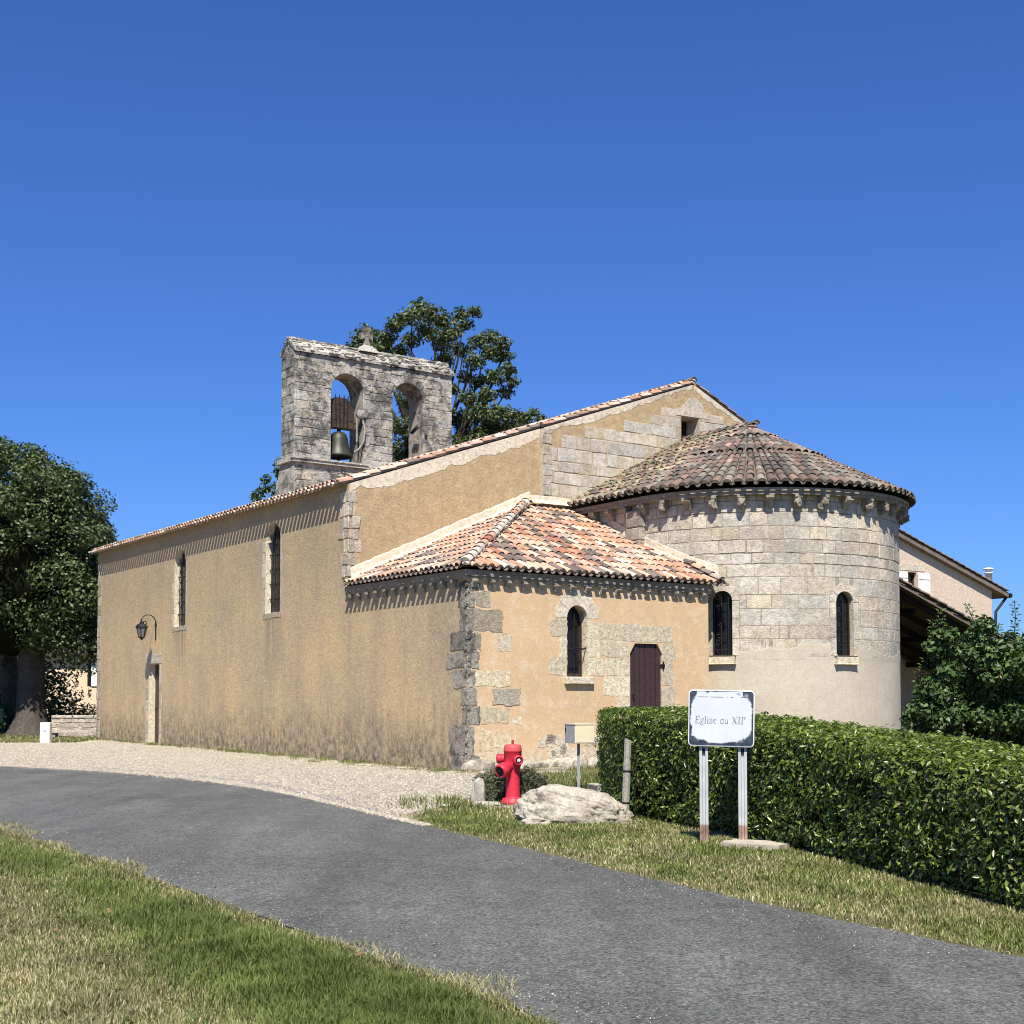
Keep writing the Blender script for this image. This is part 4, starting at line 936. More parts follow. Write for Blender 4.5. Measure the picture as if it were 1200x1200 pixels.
mb.box(.80, .86, .14, .19, 5.72, 6.80); mb.box(1.36, 1.42, .14, .19, 5.72, 6.80); mb.box(.86, 1.36, .14, .19, 6.72, 6.80); mb.build('window_frame', M['wood'], o)
for a0 in (30.02, 31.44):
    mb = MB(); mb.box(a0-30, a0+.76-30, -.07, -.03, 5.71, 6.79); mb.box(a0-30+.02, a0+.74-30, -.085, -.071, 5.85, 5.93); mb.box(a0-30+.02, a0+.74-30, -.085, -.071, 6.53, 6.61); mb.build('shutter', M['white'], t)
mb = MB(); mb.box(-.2, 1.9, -.02, -.003, 6.86, 7.14); mb.build('lintel', M['dressed'], t)

t = empty('lean_to_shed', cw(16, 2, 0), ANG); tag(t, 'open lean-to shed with a dark tiled roof on the far side of the apse', 'shed')
S_ = lambda a, b, z: (a-16, b-2, z); sz = lambda a: 4.76-.327*(a-15.42)
mb = MB(); vs = [S_(13.6, 2, sz(13.6)-.1), S_(23.6, 2, sz(23.6)-.1), S_(23.6, 6.4, sz(23.6)-.1), S_(13.6, 6.4, sz(13.6)-.1)]
mb.add(vs+[(x, y, z+.08) for x, y, z in vs], [(3, 2, 1, 0), (4, 5, 6, 7), (0, 1, 5, 4), (1, 2, 6, 5), (2, 3, 7, 6), (3, 0, 4, 7)], (.2, .15, .12))
mb.add([(x, y, z-.012) for x, y, z in vs], [(3, 2, 1, 0)], (.06, .05, .04))  # under-face painted darker, standing in for shade below the roof
for b in (2.02, 2.2): run_tiles(mb, S_(23.6, b, sz(23.6)), S_(13.6, b, sz(13.6)), (.31, 0, .95), .09, PAL_A, q, .4)
mb.build('roof', M['tile_old'], t)
mb = MB()
for k in range(5): 
    b = 2.25+k*.95; d = Vector((8, 0, -8*.327)).normalized(); mb.obox(Vector(S_(18.7, b, sz(18.7)-.2)), d*6.2, (0, .05, 0), (0, 0, .08))
for a in (14.5, 16.6, 18.7, 20.8): mb.box(a-16-.07, a-16+.07, .3, 4.3, sz(a)-.48, sz(a)-.32)
mb.build('rafters', M['dark_underside'], t)
for a in (18.7, 21.2):
    mb = MB(); mb.box(a-16-.08, a-16+.08, .2, .36, -.5, sz(a)-.3); mb.build('post', M['wood'], t)
mb = MB(); mb.add([S_(13.6, 6, -.6), S_(23, 6, -.6), S_(23, 6, 2.2), S_(21.6, 6, sz(21.6)-.15), S_(13.6, 6, sz(13.6)-.15)], [(0, 1, 2, 3, 4)], (.9, .85, .8)); mb.box(17.6-16+3.4, 17.6-16+3.75, 3.95, 3.99, .7, 1.1, (.25, .22, .2)); mb.build('back_wall', M['apse_render'], t)

t = empty('cottage', (-20, 66, gz(66))); tag(t, 'cream coloured house with a low tiled roof behind the big tree on the left', 'house')
mb = MB(); mb.box(-9, 6, 0, 8, 0, 3.45); mb.build('wall', m_plain('cream_wall', (.70, .56, .38), .9, .1, var=.08), t)
mb = MB(); mb.add([(-9.4, -.5, 3.42), (6.4, -.5, 3.42), (6.4, 4, 4.3), (-9.4, 4, 4.3), (6.4, 8.5, 3.42), (-9.4, 8.5, 3.42)], [(0, 1, 2, 3), (3, 2, 4, 5), (0, 3, 5), (1, 4, 2)], (.11, .085, .07)); mb.build('roof', M['tile_old'], t)
mb = MB(); mb.box(-.32, .4, -.06, -.003, 1.9, 3.1); mb.box(-.29, .37, -.075, -.061, 2.4, 2.46); mb.build('shutter', M['white'], t)
mb = MB(); mb.box(-.52, -.32, -.01, .05, 1.9, 3.1); mb.build('window', M['glass'], t)

# low stone wall and bench by the tree
t = empty('garden_wall', (-16.2, 46.6, gz(46.6))); tag(t, 'low rubble stone wall running from the tree to the church corner', 'wall')
mb = MB(); mb.box(.5, 3.2, .02, .42, -.1, .70, (.8, .78, .74))
mapW = lambda u, v, d: (u, .02-d, v)
ashlar(mb, mapW, .5, 3.2, courses(-.05, .70, (.10, .2), 3), (.10, .34), seed=3, gap=.012, tint=(.75, 1.2), jit=.022, proud=(.0, .03)); mb.build('stonework', M['rubble'], t)
mb = MB(); 
for k in range(4): mb.obox((.86+k*.73, .22, .735), (.35, 0, 0), (0, .25, 0), (0, 0, .045), (rnd.uniform(.9, 1.1),)*3, 0, .015)
mb.build('coping', M['rubble'], t)
t = empty('stone_bench', (-14.55, 46.0, gz(46.0))); tag(t, 'low stone slab bench in front of the rubble garden wall', 'bench')
mb = MB(); mb.obox((0, 0, .25), (1.15, 0, 0), (0, .22, 0), (0, 0, .05), (1.1, 1.05, 1), 0, .012); mb.build('seat', M['concrete'], t)
for x in (-.9, .9):
    mb = MB(); mb.obox((x, 0, .10), (.14, 0, 0), (0, .17, 0), (0, 0, .10), (.8, .8, .8), 0, .012); mb.build('leg', M['concrete'], t)
t = empty('bollard', (-14.34, 42.1, gz(42.1))); tag(t, 'short square white marker post at the edge of the gravel', 'marker post')
mb = MB(); mb.obox((0, 0, .31), (.15, 0, 0), (0, .13, 0), (0, 0, .33), (1, 1, 1), 0, .02); mb.build('post_body', M['white'], t)
mb = MB(); mb.box(-.05, .05, -.134, -.131, .36, .40, (.5, .5, .5)); mb.build('plate', M['steel'], t)
t = empty('green_bin', (-17.9, 47.0, gz(47.0))); tag(t, 'dark green bin half hidden at the left edge under the tree', 'bin')
mb = MB(); mb.obox((0, 0, .75), (.32, 0, 0), (0, .25, 0), (0, 0, .24), (1, 1, 1), 0, .03); mb.obox((0, 0, .2), (.06, 0, 0), (0, .06, 0), (0, 0, .32)); mb.build('bin_body', m_plain('green_paint', (.01, .11, .085), .5, .4), t)

# ------------------------------------------------------------------ fire hydrant
hx, hy = 0.01, 19.2
t = empty('fire_hydrant', (hx, hy, gz(hy))); tag(t, 'red pillar fire hydrant with capped outlets standing in front of a small bush', 'hydrant')
mb = MB(); mb.lathe((0, 0, 0), [(.16, .02), (.165, .03), (.165, .065), (.15, .075), (.148, .10), (.14, .105), (.105, .11), (.100, .13), (.098, .45), (.102, .52), (.118, .56), (.125, .60), (.125, .745), (.13, .75), (.13, .765)], 32); mb.build('barrel', M['red'], t)
for k in range(8): mb = MB(); c, s = math.cos(k*.785), math.sin(k*.785); mb.lathe((.145*c, .145*s, .0), [(.014, 0), (.014, .045)], 6); mb.build('flange_bolt', M['iron'], t)
mb = MB(); mb.lathe((0, 0, .766), [(.128, 0), (.126, .03), (.118, .075), (.10, .088), (.035, .092)], 32); mb.build('bonnet', m_plain('faded_red', (.62, .085, .095), .55, .3, var=.1), t)
mb = MB(); mb.lathe((0, 0, .856), [(.026, 0), (.026, .055), (.02, .06)], 4, smooth=False); mb.build('spindle', m_plain('rusty_red', (.28, .035, .03), .7, .3), t)
ax = Vector((-.62, -.72, -.32)).normalized()
mb = MB(); mb.lathe(Vector((-.03, -.03, .56)), [(.08, 0), (.08, .10), (.092, .105), (.092, .12), (.098, .125), (.098, .23), (.088, .245), (.075, .25), (.07, .235), (.02, .235)], 28, ax); mb.build('main_outlet_cap', M['red'], t)
mb = MB(); c = Vector((-.03, -.03, .56))+ax*.236; mb.lathe(c, [(.066, 0), (.06, .006)], 20, ax); mb.lathe(c, [(.02, 0), (.02, .03)], 5, ax); mb.build('outlet_face', M['iron'], t)
for k, (d, c) in enumerate(((Vector((.42, -.9, -.12)), Vector((.02, -.03, .655))), (Vector((-.9, .2, -.05)), Vector((-.06, .03, .66))))):
    d.normalize(); mb = MB(); mb.lathe(c, [(.062, 0), (.062, .10), (.070, .105), (.070, .155), (.06, .165), (.05, .166), (.046, .15), (.01, .15)], 24, d); o = mb.build('side_outlet', M['red'], t)
    mb = MB(); mb.lathe(c+d*.151, [(.044, 0), (.042, .004)], 18, d); mb.build('outlet_face', M['iron'], o)
    mb = MB(); mb.lathe(c+d*.156, [(.03, 0), (.026, .008), (.012, .012)], 5, d, smooth=False); mb.build('outlet_nut', M['white'], o)
mb = MB(); mb.tube([(-.075, -.09, .60), (-.085, -.135, .52), (-.07, -.15, .46), (-.095, -.16, .42), (-.12, -.17, .47)], .006, 5); mb.build('cap_chain', M['iron'], t)
t = tag(empty('hydrant_base', (hx, hy-.05, gz(hy-.05))), 'worn concrete footing under the red hydrant', 'footing')
mb = MB(); patch(mb, lambda u, v, d: (u, v, d), [(-.45, -.45), (.1, -.62), (.5, -.4), (.4, .3), (-.4, .3)], -.05, .02, (.9, .85, .78), 0, .05, 2, 4); mb.build('slab', M['concrete'], t)
for x, y, s, lb in ((-.47, 19.35, (.10, .08, .22), 'grey upright stub of stone left of the red hydrant'), (-.36, 18.95, (.18, .12, .05), 'flat grey stone lying left of the hydrant foot')):
    mb = MB(); lump(mb, (0, 0, s[2]*.7), s, int(s[0]*100), .25, 2); o = mb.build('stone', M['concrete']); o.location = (x, y, gz(y)); tag(o, lb, 'stone')

# big pale rock
bm = bmesh.new(); bmesh.ops.create_icosphere(bm, subdivisions=6, radius=1)
for v in bm.verts:
    n = v.co.normalized(); x = n.x
    hgt = (.44 if n.z > 0 else .2)*(1-.38*max(0, (x+.25)/1.25)**1.0)*(1-.10*max(0, -x))
    q = Vector([math.copysign(abs(c)**.72, c) for c in n])
    k = 1+.16*mnoise.noise(n*1.6+Vector((3, 1, 7)))+.08*mnoise.noise(n*4.2)+.045*mnoise.noise(n*9)+.02*mnoise.noise(n*22)+.01*mnoise.noise(n*50)
    crack = .10*math.exp(-((q.x-.35+q.z*.25)/.07)**2)*(1 if n.y < 0 else 0)
    v.co = Vector((q.x*.70*k, q.y*.42*(k-crack), q.z*hgt*k*.9+.06))
mb = MB(); mb.bm(bm, smooth=True); o = mb.build('rock', m_stone('pale_boulder', (.60, .54, .43), (.40, .355, .275), (.17, .155, .125), .65, 2.6, (.46, .62), .8, 1.0)); o.location = (.78, 16.95, gz(16.95)-.02); o.rotation_euler = (0, .10, -.12)
tag(o, 'large pale boulder lying in the grass beside the hydrant', 'rock')
mb = MB(); lump(mb, (0, 0, .02), (.16, .10, .07), 9, .3, 3); o = mb.build('rock', M['rubble']); o.location = (.28, 16.45, gz(16.4)); tag(o, 'small stone lodged against the foot of the large boulder', 'rock')

# meter box on a pole
bx, by = 1.04, 21.4
t = empty('meter_box', (bx, by, gz(by))); tag(t, 'cream metal box on a thin steel pole in front of the sacristy wall', 'metal box')
A1 = Vector((.93, .36, 0)).normalized(); A2 = Vector((-.36, .93, 0)).normalized(); cc = Vector((.02, .06, .935))
mb = MB(); mb.obox(cc, A1*.165, A2*.20, (0, 0, .148), bev=.008); mb.obox(cc+Vector((0, 0, .153)), A1*.175, A2*.21, (0, 0, .008))
o = mb.build('box', M['cream'], t)
mb = MB(); mb.obox(cc-A1*.1675, A1*.0015, A2*.19, (0, 0, .14)); s = mb.build('side_panel', m_plain('grey_side', (.42, .42, .39), .5, .4), t)  # this side face is coloured grey, the rest cream
mb = MB(); mb.obox(cc-A1*.1695+A2*.165+Vector((0, 0, .055)), A1*.001, A2*.016, (0, 0, .04)); mb.obox(cc-A1*.1695+A2*.175+Vector((0, 0, .115)), A1*.001, A2*.01, (0, 0, .012)); mb.build('slot', M['black_hole'], s)
mb = MB(); mb.obox(cc-A2*.2015, A1*.150, A2*.0015, (0, 0, .132)); mb.build('front_panel', M['cream'], t)
mb = MB(); mb.box(-.022, .022, -.022, .022, -.1, .79); mb.build('pole', M['steel'], t)
t = empty('concrete_block', (1.35, 20.15, gz(20.15)), .35); tag(t, 'low grey concrete block between the boulder and the hedge end', 'block')
mb = MB(); mb.obox((0, 0, .10), (.17, 0, 0), (0, .20, 0), (0, 0, .14), (1.1, 1.08, 1.0), 0, .012); mb.obox((-.172, 0, .13), (.004, 0, 0), (0, .16, 0), (0, 0, .09), (.45, .45, .48)); mb.build('block_body', M['concrete'], t)
t = empty('wooden_post', (1.43, 17.35, gz(17.35))); tag(t, 'leaning silvered wooden post at the left end of the hedge', 'post'); t.rotation_euler = (0, .045, .3)
mb = MB(); bm = bmesh.new(); bmesh.ops.create_cone(bm, segments=8, radius1=.052, radius2=.046, depth=1.05, cap_ends=True)
for v in bm.verts: v.co = Vector((v.co.x*(1+.06*mnoise.noise(v.co*3)), v.co.y, v.co.z+.45+(.03 if v.co.z > 0 and v.co.x < 0 else 0)))
mb.bm(bm); mb.build('shaft', M['grey_wood'], t)
for z in (.18, .58):
    mb = MB(); mb.lathe((0, 0, z), [(.053, 0), (.056, .004), (.056, .016), (.052, .02)], 10); mb.build('wire_tie', M['iron'], t)

# ------------------------------------------------------------------ the church sign
p0, p1 = Vector((2.07, 14.97, 0)), Vector((2.40, 14.45, 0))
c0 = Vector((2.13, 14.90, 0)); dirx = (Vector((2.72, 14.62, 0))-Vector((2.05, 14.95, 0))).normalized()
t = empty('church_sign', (2.205, 14.4, gz(14.4)), R_(-14)); tag(t, 'worn white and navy sign naming the church, on two steel posts before the hedge', 'sign')
def m_sign():
    n = NT('worn_sign_paint', .45, .4); x, y, z = n.xyz()
    ex = n.math('SUBTRACT', .33, n.math('ABSOLUTE', x)); ez = n.math('SUBTRACT', .282, n.math('ABSOLUTE', z))
    e = n.math('MINIMUM', ex, ez)
    nz = n.math('MULTIPLY', n.math('SUBTRACT', n.noise(7, 6, .7), .5), .12)
    bot = n.math('MULTIPLY', n.math('LESS_THAN', z, -.19), -.022)
    prod = n.math('MULTIPLY', ex, ez)                # corners hold more of the old navy paint
    k = n.math('ADD', n.math('ADD', n.math('MINIMUM', n.math('ADD', n.math('MULTIPLY', e, 1.6), .012), n.math('MULTIPLY', prod, 6.0)), nz), bot)
    wm = n.ramp(k, (.010, 0.0), (.026, 1.0))
    strip = n.math('MULTIPLY', n.math('GREATER_THAN', z, .232), n.math('LESS_THAN', n.math('ABSOLUTE', n.math('ADD', x, .02)), .24))
    wm2 = n.math('MAXIMUM', wm, n.math('MULTIPLY', strip, n.ramp(n.noise(9, 5, .7), (.42, 0.0), (.5, 1.0))))
    white = n.ramp(n.noise(3, 5, .6), (.3, (.52, .55, .58)), (.7, (.62, .645, .665)))
    c = n.mix(wm2, n.ramp(n.noise(12, 5, .7), (.4, (.014, .024, .042)), (.75, (.07, .095, .12))), white)
    line = n.math('MULTIPLY', n.math('LESS_THAN', n.math('ABSOLUTE', n.math('SUBTRACT', z, .222)), .0035), n.math('MULTIPLY', n.math('LESS_THAN', n.math('ABSOLUTE', x), .27), n.ramp(n.noise(20, 3), (.45, 0.0), (.5, 1.0))))
    c = n.mix(line, c, (.16, .05, .05))
    return n.base(c).bump(k, .1, .004).done()
WP, HP, ZC = .69, .595, 1.315
sg = MB()
def rrect(wd, hh, r_, n=6):
    o = []
    for cx, cz, a0 in ((wd/2-r_, hh/2-r_, 0), (-wd/2+r_, hh/2-r_, math.pi/2), (-wd/2+r_, -hh/2+r_, math.pi), (wd/2-r_, -hh/2+r_, 1.5*math.pi)):
        o += [(cx+r_*math.cos(a0+k*math.pi/2/n), cz+r_*math.sin(a0+k*math.pi/2/n)) for k in range(n+1)]
    return o
mapP = lambda u, v, d: (u, -d, v)
sg.prism(rrect(WP, HP, .045), mapP, -.02, .012)
pn = sg.build('sign_panel', m_sign(), t); pn.location = (0, 0, ZC); pn.rotation_euler = (0, R_(1.2), 0)
mb = MB(); o_, i_ = rrect(WP, HP, .045), rrect(WP-.022, HP-.022, .036); n = len(o_)
mb.add([mapP(u, v, .0125) for u, v in o_]+[mapP(u, v, .017) for u, v in i_]+[mapP(u, v, .0125) for u, v in i_], [(k, (k+1) % n, n+(k+1) % n, n+k) for k in range(n)]+[(n+k, n+(k+1) % n, 2*n+(k+1) % n, 2*n+k) for k in range(n)])
mb.build('rim', M['white'], pn)
# faded serif lettering, brush strokes (x, z in cap heights) with thick stems and thin serifs
G = {'E': [([(.10, 0), (.10, 1)], .13), ([(.0, 1), (.55, 1)], .06), ([(.0, 0), (.58, 0)], .06), ([(.1, .52), (.42, .52)], .05), ([(.55, 1), (.57, .8)], .05), ([(.58, 0), (.62, .22)], .05), ([(.42, .63), (.42, .41)], .04)],
     'g': [([(.4, .62), (.2, .66), (.06, .5), (.08, .33), (.24, .26), (.4, .36), (.42, .55), (.4, .62), (.52, .66)], .07), ([(.22, .27), (.1, .14), (.4, .04), (.46, -.12), (.28, -.26), (.06, -.2), (.06, -.06), (.2, .06)], .06)],
     'l': [([(.14, 0), (.14, 1.0)], .11), ([(.02, .97), (.14, 1.0)], .05), ([(.0, 0), (.28, 0)], .05)],
     'i': [([(.14, 0), (.14, .62)], .11), ([(.03, .6), (.14, .63)], .05), ([(.0, 0), (.28, 0)], .05), ([(.14, .82), (.14, .92)], .11)],
     's': [([(.40, .5), (.36, .62), (.18, .65), (.07, .53), (.16, .38), (.36, .28), (.42, .14), (.28, .0), (.08, .03), (.04, .18)], .075)],
     'e': [([(.08, .34), (.42, .36), (.4, .55), (.25, .65), (.1, .55), (.06, .32), (.14, .08), (.28, .0), (.43, .1)], .075)],
     'd': [([(.44, .1), (.3, .0), (.14, .05), (.06, .3), (.14, .58), (.3, .65), (.44, .55)], .075), ([(.45, .02), (.45, .72)], .08)],
     'u': [([(.10, .63), (.10, .15), (.2, .02), (.34, .06), (.44, .2)], .08), ([(.45, .63), (.45, .0)], .09), ([(.45, 0), (.54, .02)], .04), ([(.0, .62), (.1, .63)], .04)],
     'X': [([(.08, 1), (.62, 0)], .13), ([(.62, 1), (.08, 0)], .05), ([(.0, 1), (.22, 1)], .05), ([(.5, 1), (.72, 1)], .05), ([(.0, 0), (.2, 0)], .05), ([(.5, 0), (.74, 0)], .05)],
     'I': [([(.16, 0), (.16, 1)], .13), ([(.0, 1), (.32, 1)], .05), ([(.0, 0), (.32, 0)], .05)]}
ADV = {'E': .72, 'g': .58, 'l': .36, 'i': .36, 's': .54, 'e': .54, 'd': .64, 'u': .62, 'X': .86, 'I': .44, ' ': .46}
lw = [MB(), MB(), MB()]; mb = lw[0]; CAP = .074; x = -.272; q = random.Random(4)
def stroke(x0, z0, pts, wd, sc_):
    wd *= 1.3
    for a, b in zip(pts, pts[1:]):
        for k in range(3):                            # broken into dabs so that it looks flaked
            if q.random() < .03 and sc_ < .08 and wd < .1: continue
            p = [a[0]+(b[0]-a[0])*k/3, a[1]+(b[1]-a[1])*k/3]; r_ = [a[0]+(b[0]-a[0])*(k+1)/3, a[1]+(b[1]-a[1])*(k+1)/3]
            dx, dz = r_[0]-p[0], r_[1]-p[1]; l = math.hypot(dx, dz) or 1; nx, nz = -dz/l*wd/2*q.uniform(.75, 1.05), dx/l*wd/2*q.uniform(.75, 1.05); g = q.uniform(.75, 1.5)
            f = lambda X, Z: mapP(x0+(X+Z*.05)*sc_, z0+Z*sc_, .0135)
            mb.add([f(p[0]+nx, p[1]+nz), f(p[0]-nx, p[1]-nz), f(r_[0]-nx, r_[1]-nz), f(r_[0]+nx, r_[1]+nz)], [(0, 1, 2, 3)], (g, g, g))
wi = 0
for ch in 'Eglise du XII':
    if ch == ' ': wi += 1; mb = lw[wi]
    for pts, wd in G.get(ch, []): stroke(x, -.055, pts, wd, CAP)
    x += ADV[ch]*CAP*.98
for pts, wd in G['e']: stroke(x-.004, -.005, pts, wd*1.1, CAP*.55)
ml = m_plain('faded_lettering', (.27, .29, .31), .7, .2, var=.2, scale=60)
for q_ in lw: q_.build('lettering', ml, pn)
def m_post():
    n = NT('galvanised_post', .5, .4); z = n.xyz()[2]; n.b.inputs['Metallic'].default_value = .25
    rm = n.ramp(n.math('ADD', z, n.math('MULTIPLY', n.math('SUBTRACT', n.noise(9, 4), .5), .06)), (.185, 1.0), (.20, 0.0))
    low = n.ramp(z, (.07, 0.0), (.09, 1.0))
    c = n.mix(n.math('MULTIPLY', rm, .85), n.ramp(n.noise(5, 5), (.3, (.46, .47, .48)), (.7, (.58, .58, .57))), n.ramp(n.noise(15, 4), (.35, (.20, .075, .03)), (.65, (.40, .25, .17))))
    return n.base(c).done()
mp = m_post()
for (px_, py_, ht) in ((2.07, 14.95, .96), (2.40, 14.50, .98)):
    pass
inv = lambda wx, wy: Vector((wx-t.location.x, wy-t.location.y, 0))
ca_, sa_ = math.cos(-t.rotation_euler.z), math.sin(-t.rotation_euler.z)
for u, bz in ((-.19, -.05), (.215, -.04)):
    mb = MB(); prof = [(-.045, .0), (-.045, -.028), (-.018, -.028), (-.010, -.006), (.010, -.006), (.018, -.028), (.045, -.028), (.045, .0), (.03, .022), (-.03, .022)]
    m_ = len(prof); vs = [(u+x, .05+y, -.12) for x, y in prof]+[(u+x, .05+y, 1.05) for x, y in prof]
    mb.add(vs, [tuple(range(m_-1, -1, -1)), tuple(range(m_, 2*m_))]+[(i, (i+1) % m_, m_+(i+1) % m_, m_+i) for i in range(m_)]); mb.build('post', mp, t)
    mb = MB(); mb.obox((u, .035, .97), (.055, 0, 0), (0, .012, 0), (0, 0, .025)); mb.build('clamp', M['iron'], t)
t2 = empty('sign_footing', (2.50, 14.12, gz(14.1)), -.5); tag(t2, 'flat concrete pad at the foot of the right sign post', 'footing')
mb = MB(); patch(mb, lambda u, v, d: (u, v, d), [(-.32, -.22), (.34, -.26), (.36, .2), (-.3, .24)], -.06, .05, (1.1, 1.05, .98), 0, .03, 6, 4); mb.build('pad', M['concrete'], t2)

# slabs of stone set flush along the foot of the church
for i, (a, b, la, lb, rz) in enumerate(((-.30, -.1, .38, .22, .1), (-.45, 1.6, .3, .22, 1.5), (.35, -.42, .34, .16, 0), (1.0, -.40, .30, .15, .1), (-.55, 3.2, .26, .2, 1.4), (1.7, -.42, .3, .16, 0))):
    p = cw(a, b); mb = MB(); patch(mb, lambda u, v, d: (u, v, d), rc(-la, la, -lb, lb), -.05, .03+.012*i % .02, (1, .97, .92), 0, .03, i, 4); o = mb.build('paving_stone', M['rubble']); o.location = (p[0], p[1], gz(p[1])); o.rotation_euler = (0, 0, ANG+rz)
    tag(o, ['flat stone at the very corner of the sacristy', 'flat stone on the gravel a little left of the sacristy corner', 'first flat stone right of the sacristy corner', 'second flat stone right of the sacristy corner, behind the bush', 'flat stone farthest left along the sacristy side wall', 'flat stone behind the right side of the bush'][i], 'stone', 'flat stones along the church foot')
# ------------------------------------------------------------------ vegetation
def tint_mix(n, cols, wts, var=.18, seed=0):
    r = np.random.default_rng(seed); c = np.array(cols)[r.choice(len(cols), n, p=np.array(wts)/sum(wts))]
    return c*r.uniform(1-var, 1+var, (n, 1))
def foliage(name, clumps, per_area, L, W, cols, wts, m, parent, seed=0, shell=.55, upb=.45, amin=20):
    """leaf clumps: clumps = (x, y, z, rx, ry, rz)"""
    r = np.random.default_rng(seed); Ps, Ns = [], []
    for c in clumps:
        n = max(amin, int(per_area*(c[3]*c[5]+c[3]*c[4]+c[4]*c[5])*4.2))
        d = unit(r.normal(size=(n, 3))); rad = shell+(1-shell)*r.random((n, 1))**.6
        rad *= 1+.22*np.sin(d[:, :1]*5+c[0])*np.cos(d[:, 2:]*4+c[1]*2)
        Ps.append(np.array(c[:3])+d*rad*np.array(c[3:6])); Ns.append(unit(d*.75+np.array([0, 0, upb])+r.normal(size=(n, 3))*.55))
    Pn, Nn = np.concatenate(Ps), np.concatenate(Ns); n = len(Pn)
    V, F = leaf_arrays(Pn, Nn, r.uniform(.7, 1.25, n)*L, r.uniform(.7, 1.2, n)*W)
    return np_mesh(name, V, F, np.repeat(tint_mix(n, cols, wts, seed=seed), 2, 0), m, parent)
def limbs(mb, base, tops, r0, seed, sag=.1):
    r = random.Random(seed)
    for tp in tops:
        b, e = Vector(base), Vector(tp); mid = b.lerp(e, .5)+Vector((r.uniform(-.4, .4), r.uniform(-.4, .4), (e-b).length*sag))
        pts = [b.lerp(mid, k/4).lerp(mid.lerp(e, k/4), k/4) for k in range(5)]
        pts = [p+Vector((r.uniform(-.06, .06),)*3)*k for k, p in enumerate(pts)]
        mb.tube(pts, [r0*(1-.2*k) for k in range(5)], 6)

# big tree at the left
tx, ty = -17.25, 49.0
t = empty('shade_tree', (tx, ty, gz(ty))); tag(t, 'tall dense round-headed tree with a thick flared trunk at the left edge', 'tree')
mb = MB(); r = random.Random(3)
seg = 16; prof = [(-.1, .88), (.25, .70), (.6, .54), (1.1, .46), (1.8, .44), (2.6, .45), (3.2, .46), (3.8, .48)]
vs = [(rad*math.cos(2*math.pi*k/seg)*(1+.16*math.sin(k*2.4+z)+.10*math.sin(k*5)*max(0, 1-z)), rad*math.sin(2*math.pi*k/seg)*(1+.12*math.sin(k*3.1)), z) for z, rad in prof for k in range(seg)]
mb.add(vs, [(i*seg+k, i*seg+(k+1) % seg, (i+1)*seg+(k+1) % seg, (i+1)*seg+k) for i in range(len(prof)-1) for k in range(seg)], (.8, .8, .85), 0, True)
limbs(mb, (0, 0, 3.2), [(-3, -1, 6.5), (1.6, -1, 6.3), (.8, 1, 8), (-1.5, .5, 8.6), (-4, .5, 5.2), (1.9, .6, 5.0), (-.5, -2, 7)], .30, 5)
mb.build('trunk', M['bark'], t)
r = random.Random(17); cl = []
ccx, ccy, ccz = -.95, 0, 6.25
for i in range(210):
    th = r.uniform(0, 2*math.pi); u = r.uniform(-.62, 1); k = math.sqrt(1-u*u)
    env = 1.0 if u > -.2 else .93
    cl.append((ccx+3.25*env*k*math.cos(th)*r.uniform(.9, 1.0), ccy+4.2*k*math.sin(th)*r.uniform(.86, 1), ccz+(4.1 if u > 0 else 4.2)*u*r.uniform(.92, 1.0), r.uniform(.5, .85), r.uniform(.5, .85), r.uniform(.4, .65)))
for i in range(40): cl.append((ccx+r.uniform(-3.6, 3.6), r.uniform(-3, 3), ccz+r.uniform(-2, 2.4), 1.2, 1.2, 1.0))
for i in range(60): cl.append((r.uniform(-4.2, 2.6), r.uniform(-2.6, 2.8), r.uniform(3.3, 5.4), .8, .8, .6))
for p in ((1.4, -.6, 3.2), (2.3, -.3, 3.7), (2.8, .3, 4.1), (1.8, .6, 3.7), (2.6, 1.2, 4.0), (3.2, 1.0, 4.4), (2.2, -1.0, 4.3), (3.0, -.4, 4.8), (2.0, -1.0, 2.9), (2.7, -.6, 3.1), (1.5, -1.4, 3.3), (3.0, -.2, 3.4), (2.3, -1.2, 2.5), (-2.6, -2, 2.7), (-3.6, -1, 2.9)): cl.append((*p, .55, .55, .4))
cl = [(c[0], max(c[1], c[4]-.7-max(0, c[2]-c[5]-.95)/1.402), *c[2:]) for c in cl]
cl = [(min(c[0], -.290*(ty+c[1])-tx-c[3]*1.1), *c[1:]) for c in cl]
foliage('crown', cl, 48, .145, .105, [(.050, .080, .022), (.074, .108, .032), (.112, .143, .046), (.175, .185, .085), (.034, .056, .018)], [4, 4, 2.8, 1.4, 2], M['leaf'], t, 2, .5)
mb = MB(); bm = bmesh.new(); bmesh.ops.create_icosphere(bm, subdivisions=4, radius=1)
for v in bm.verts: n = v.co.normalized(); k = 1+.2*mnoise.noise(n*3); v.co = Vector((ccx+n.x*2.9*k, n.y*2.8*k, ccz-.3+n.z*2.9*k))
mb.bm(bm, smooth=True); mb.build('inner_shade_core', M['dark_core'], t)  # solid core, the crown's inner shade put into its colour
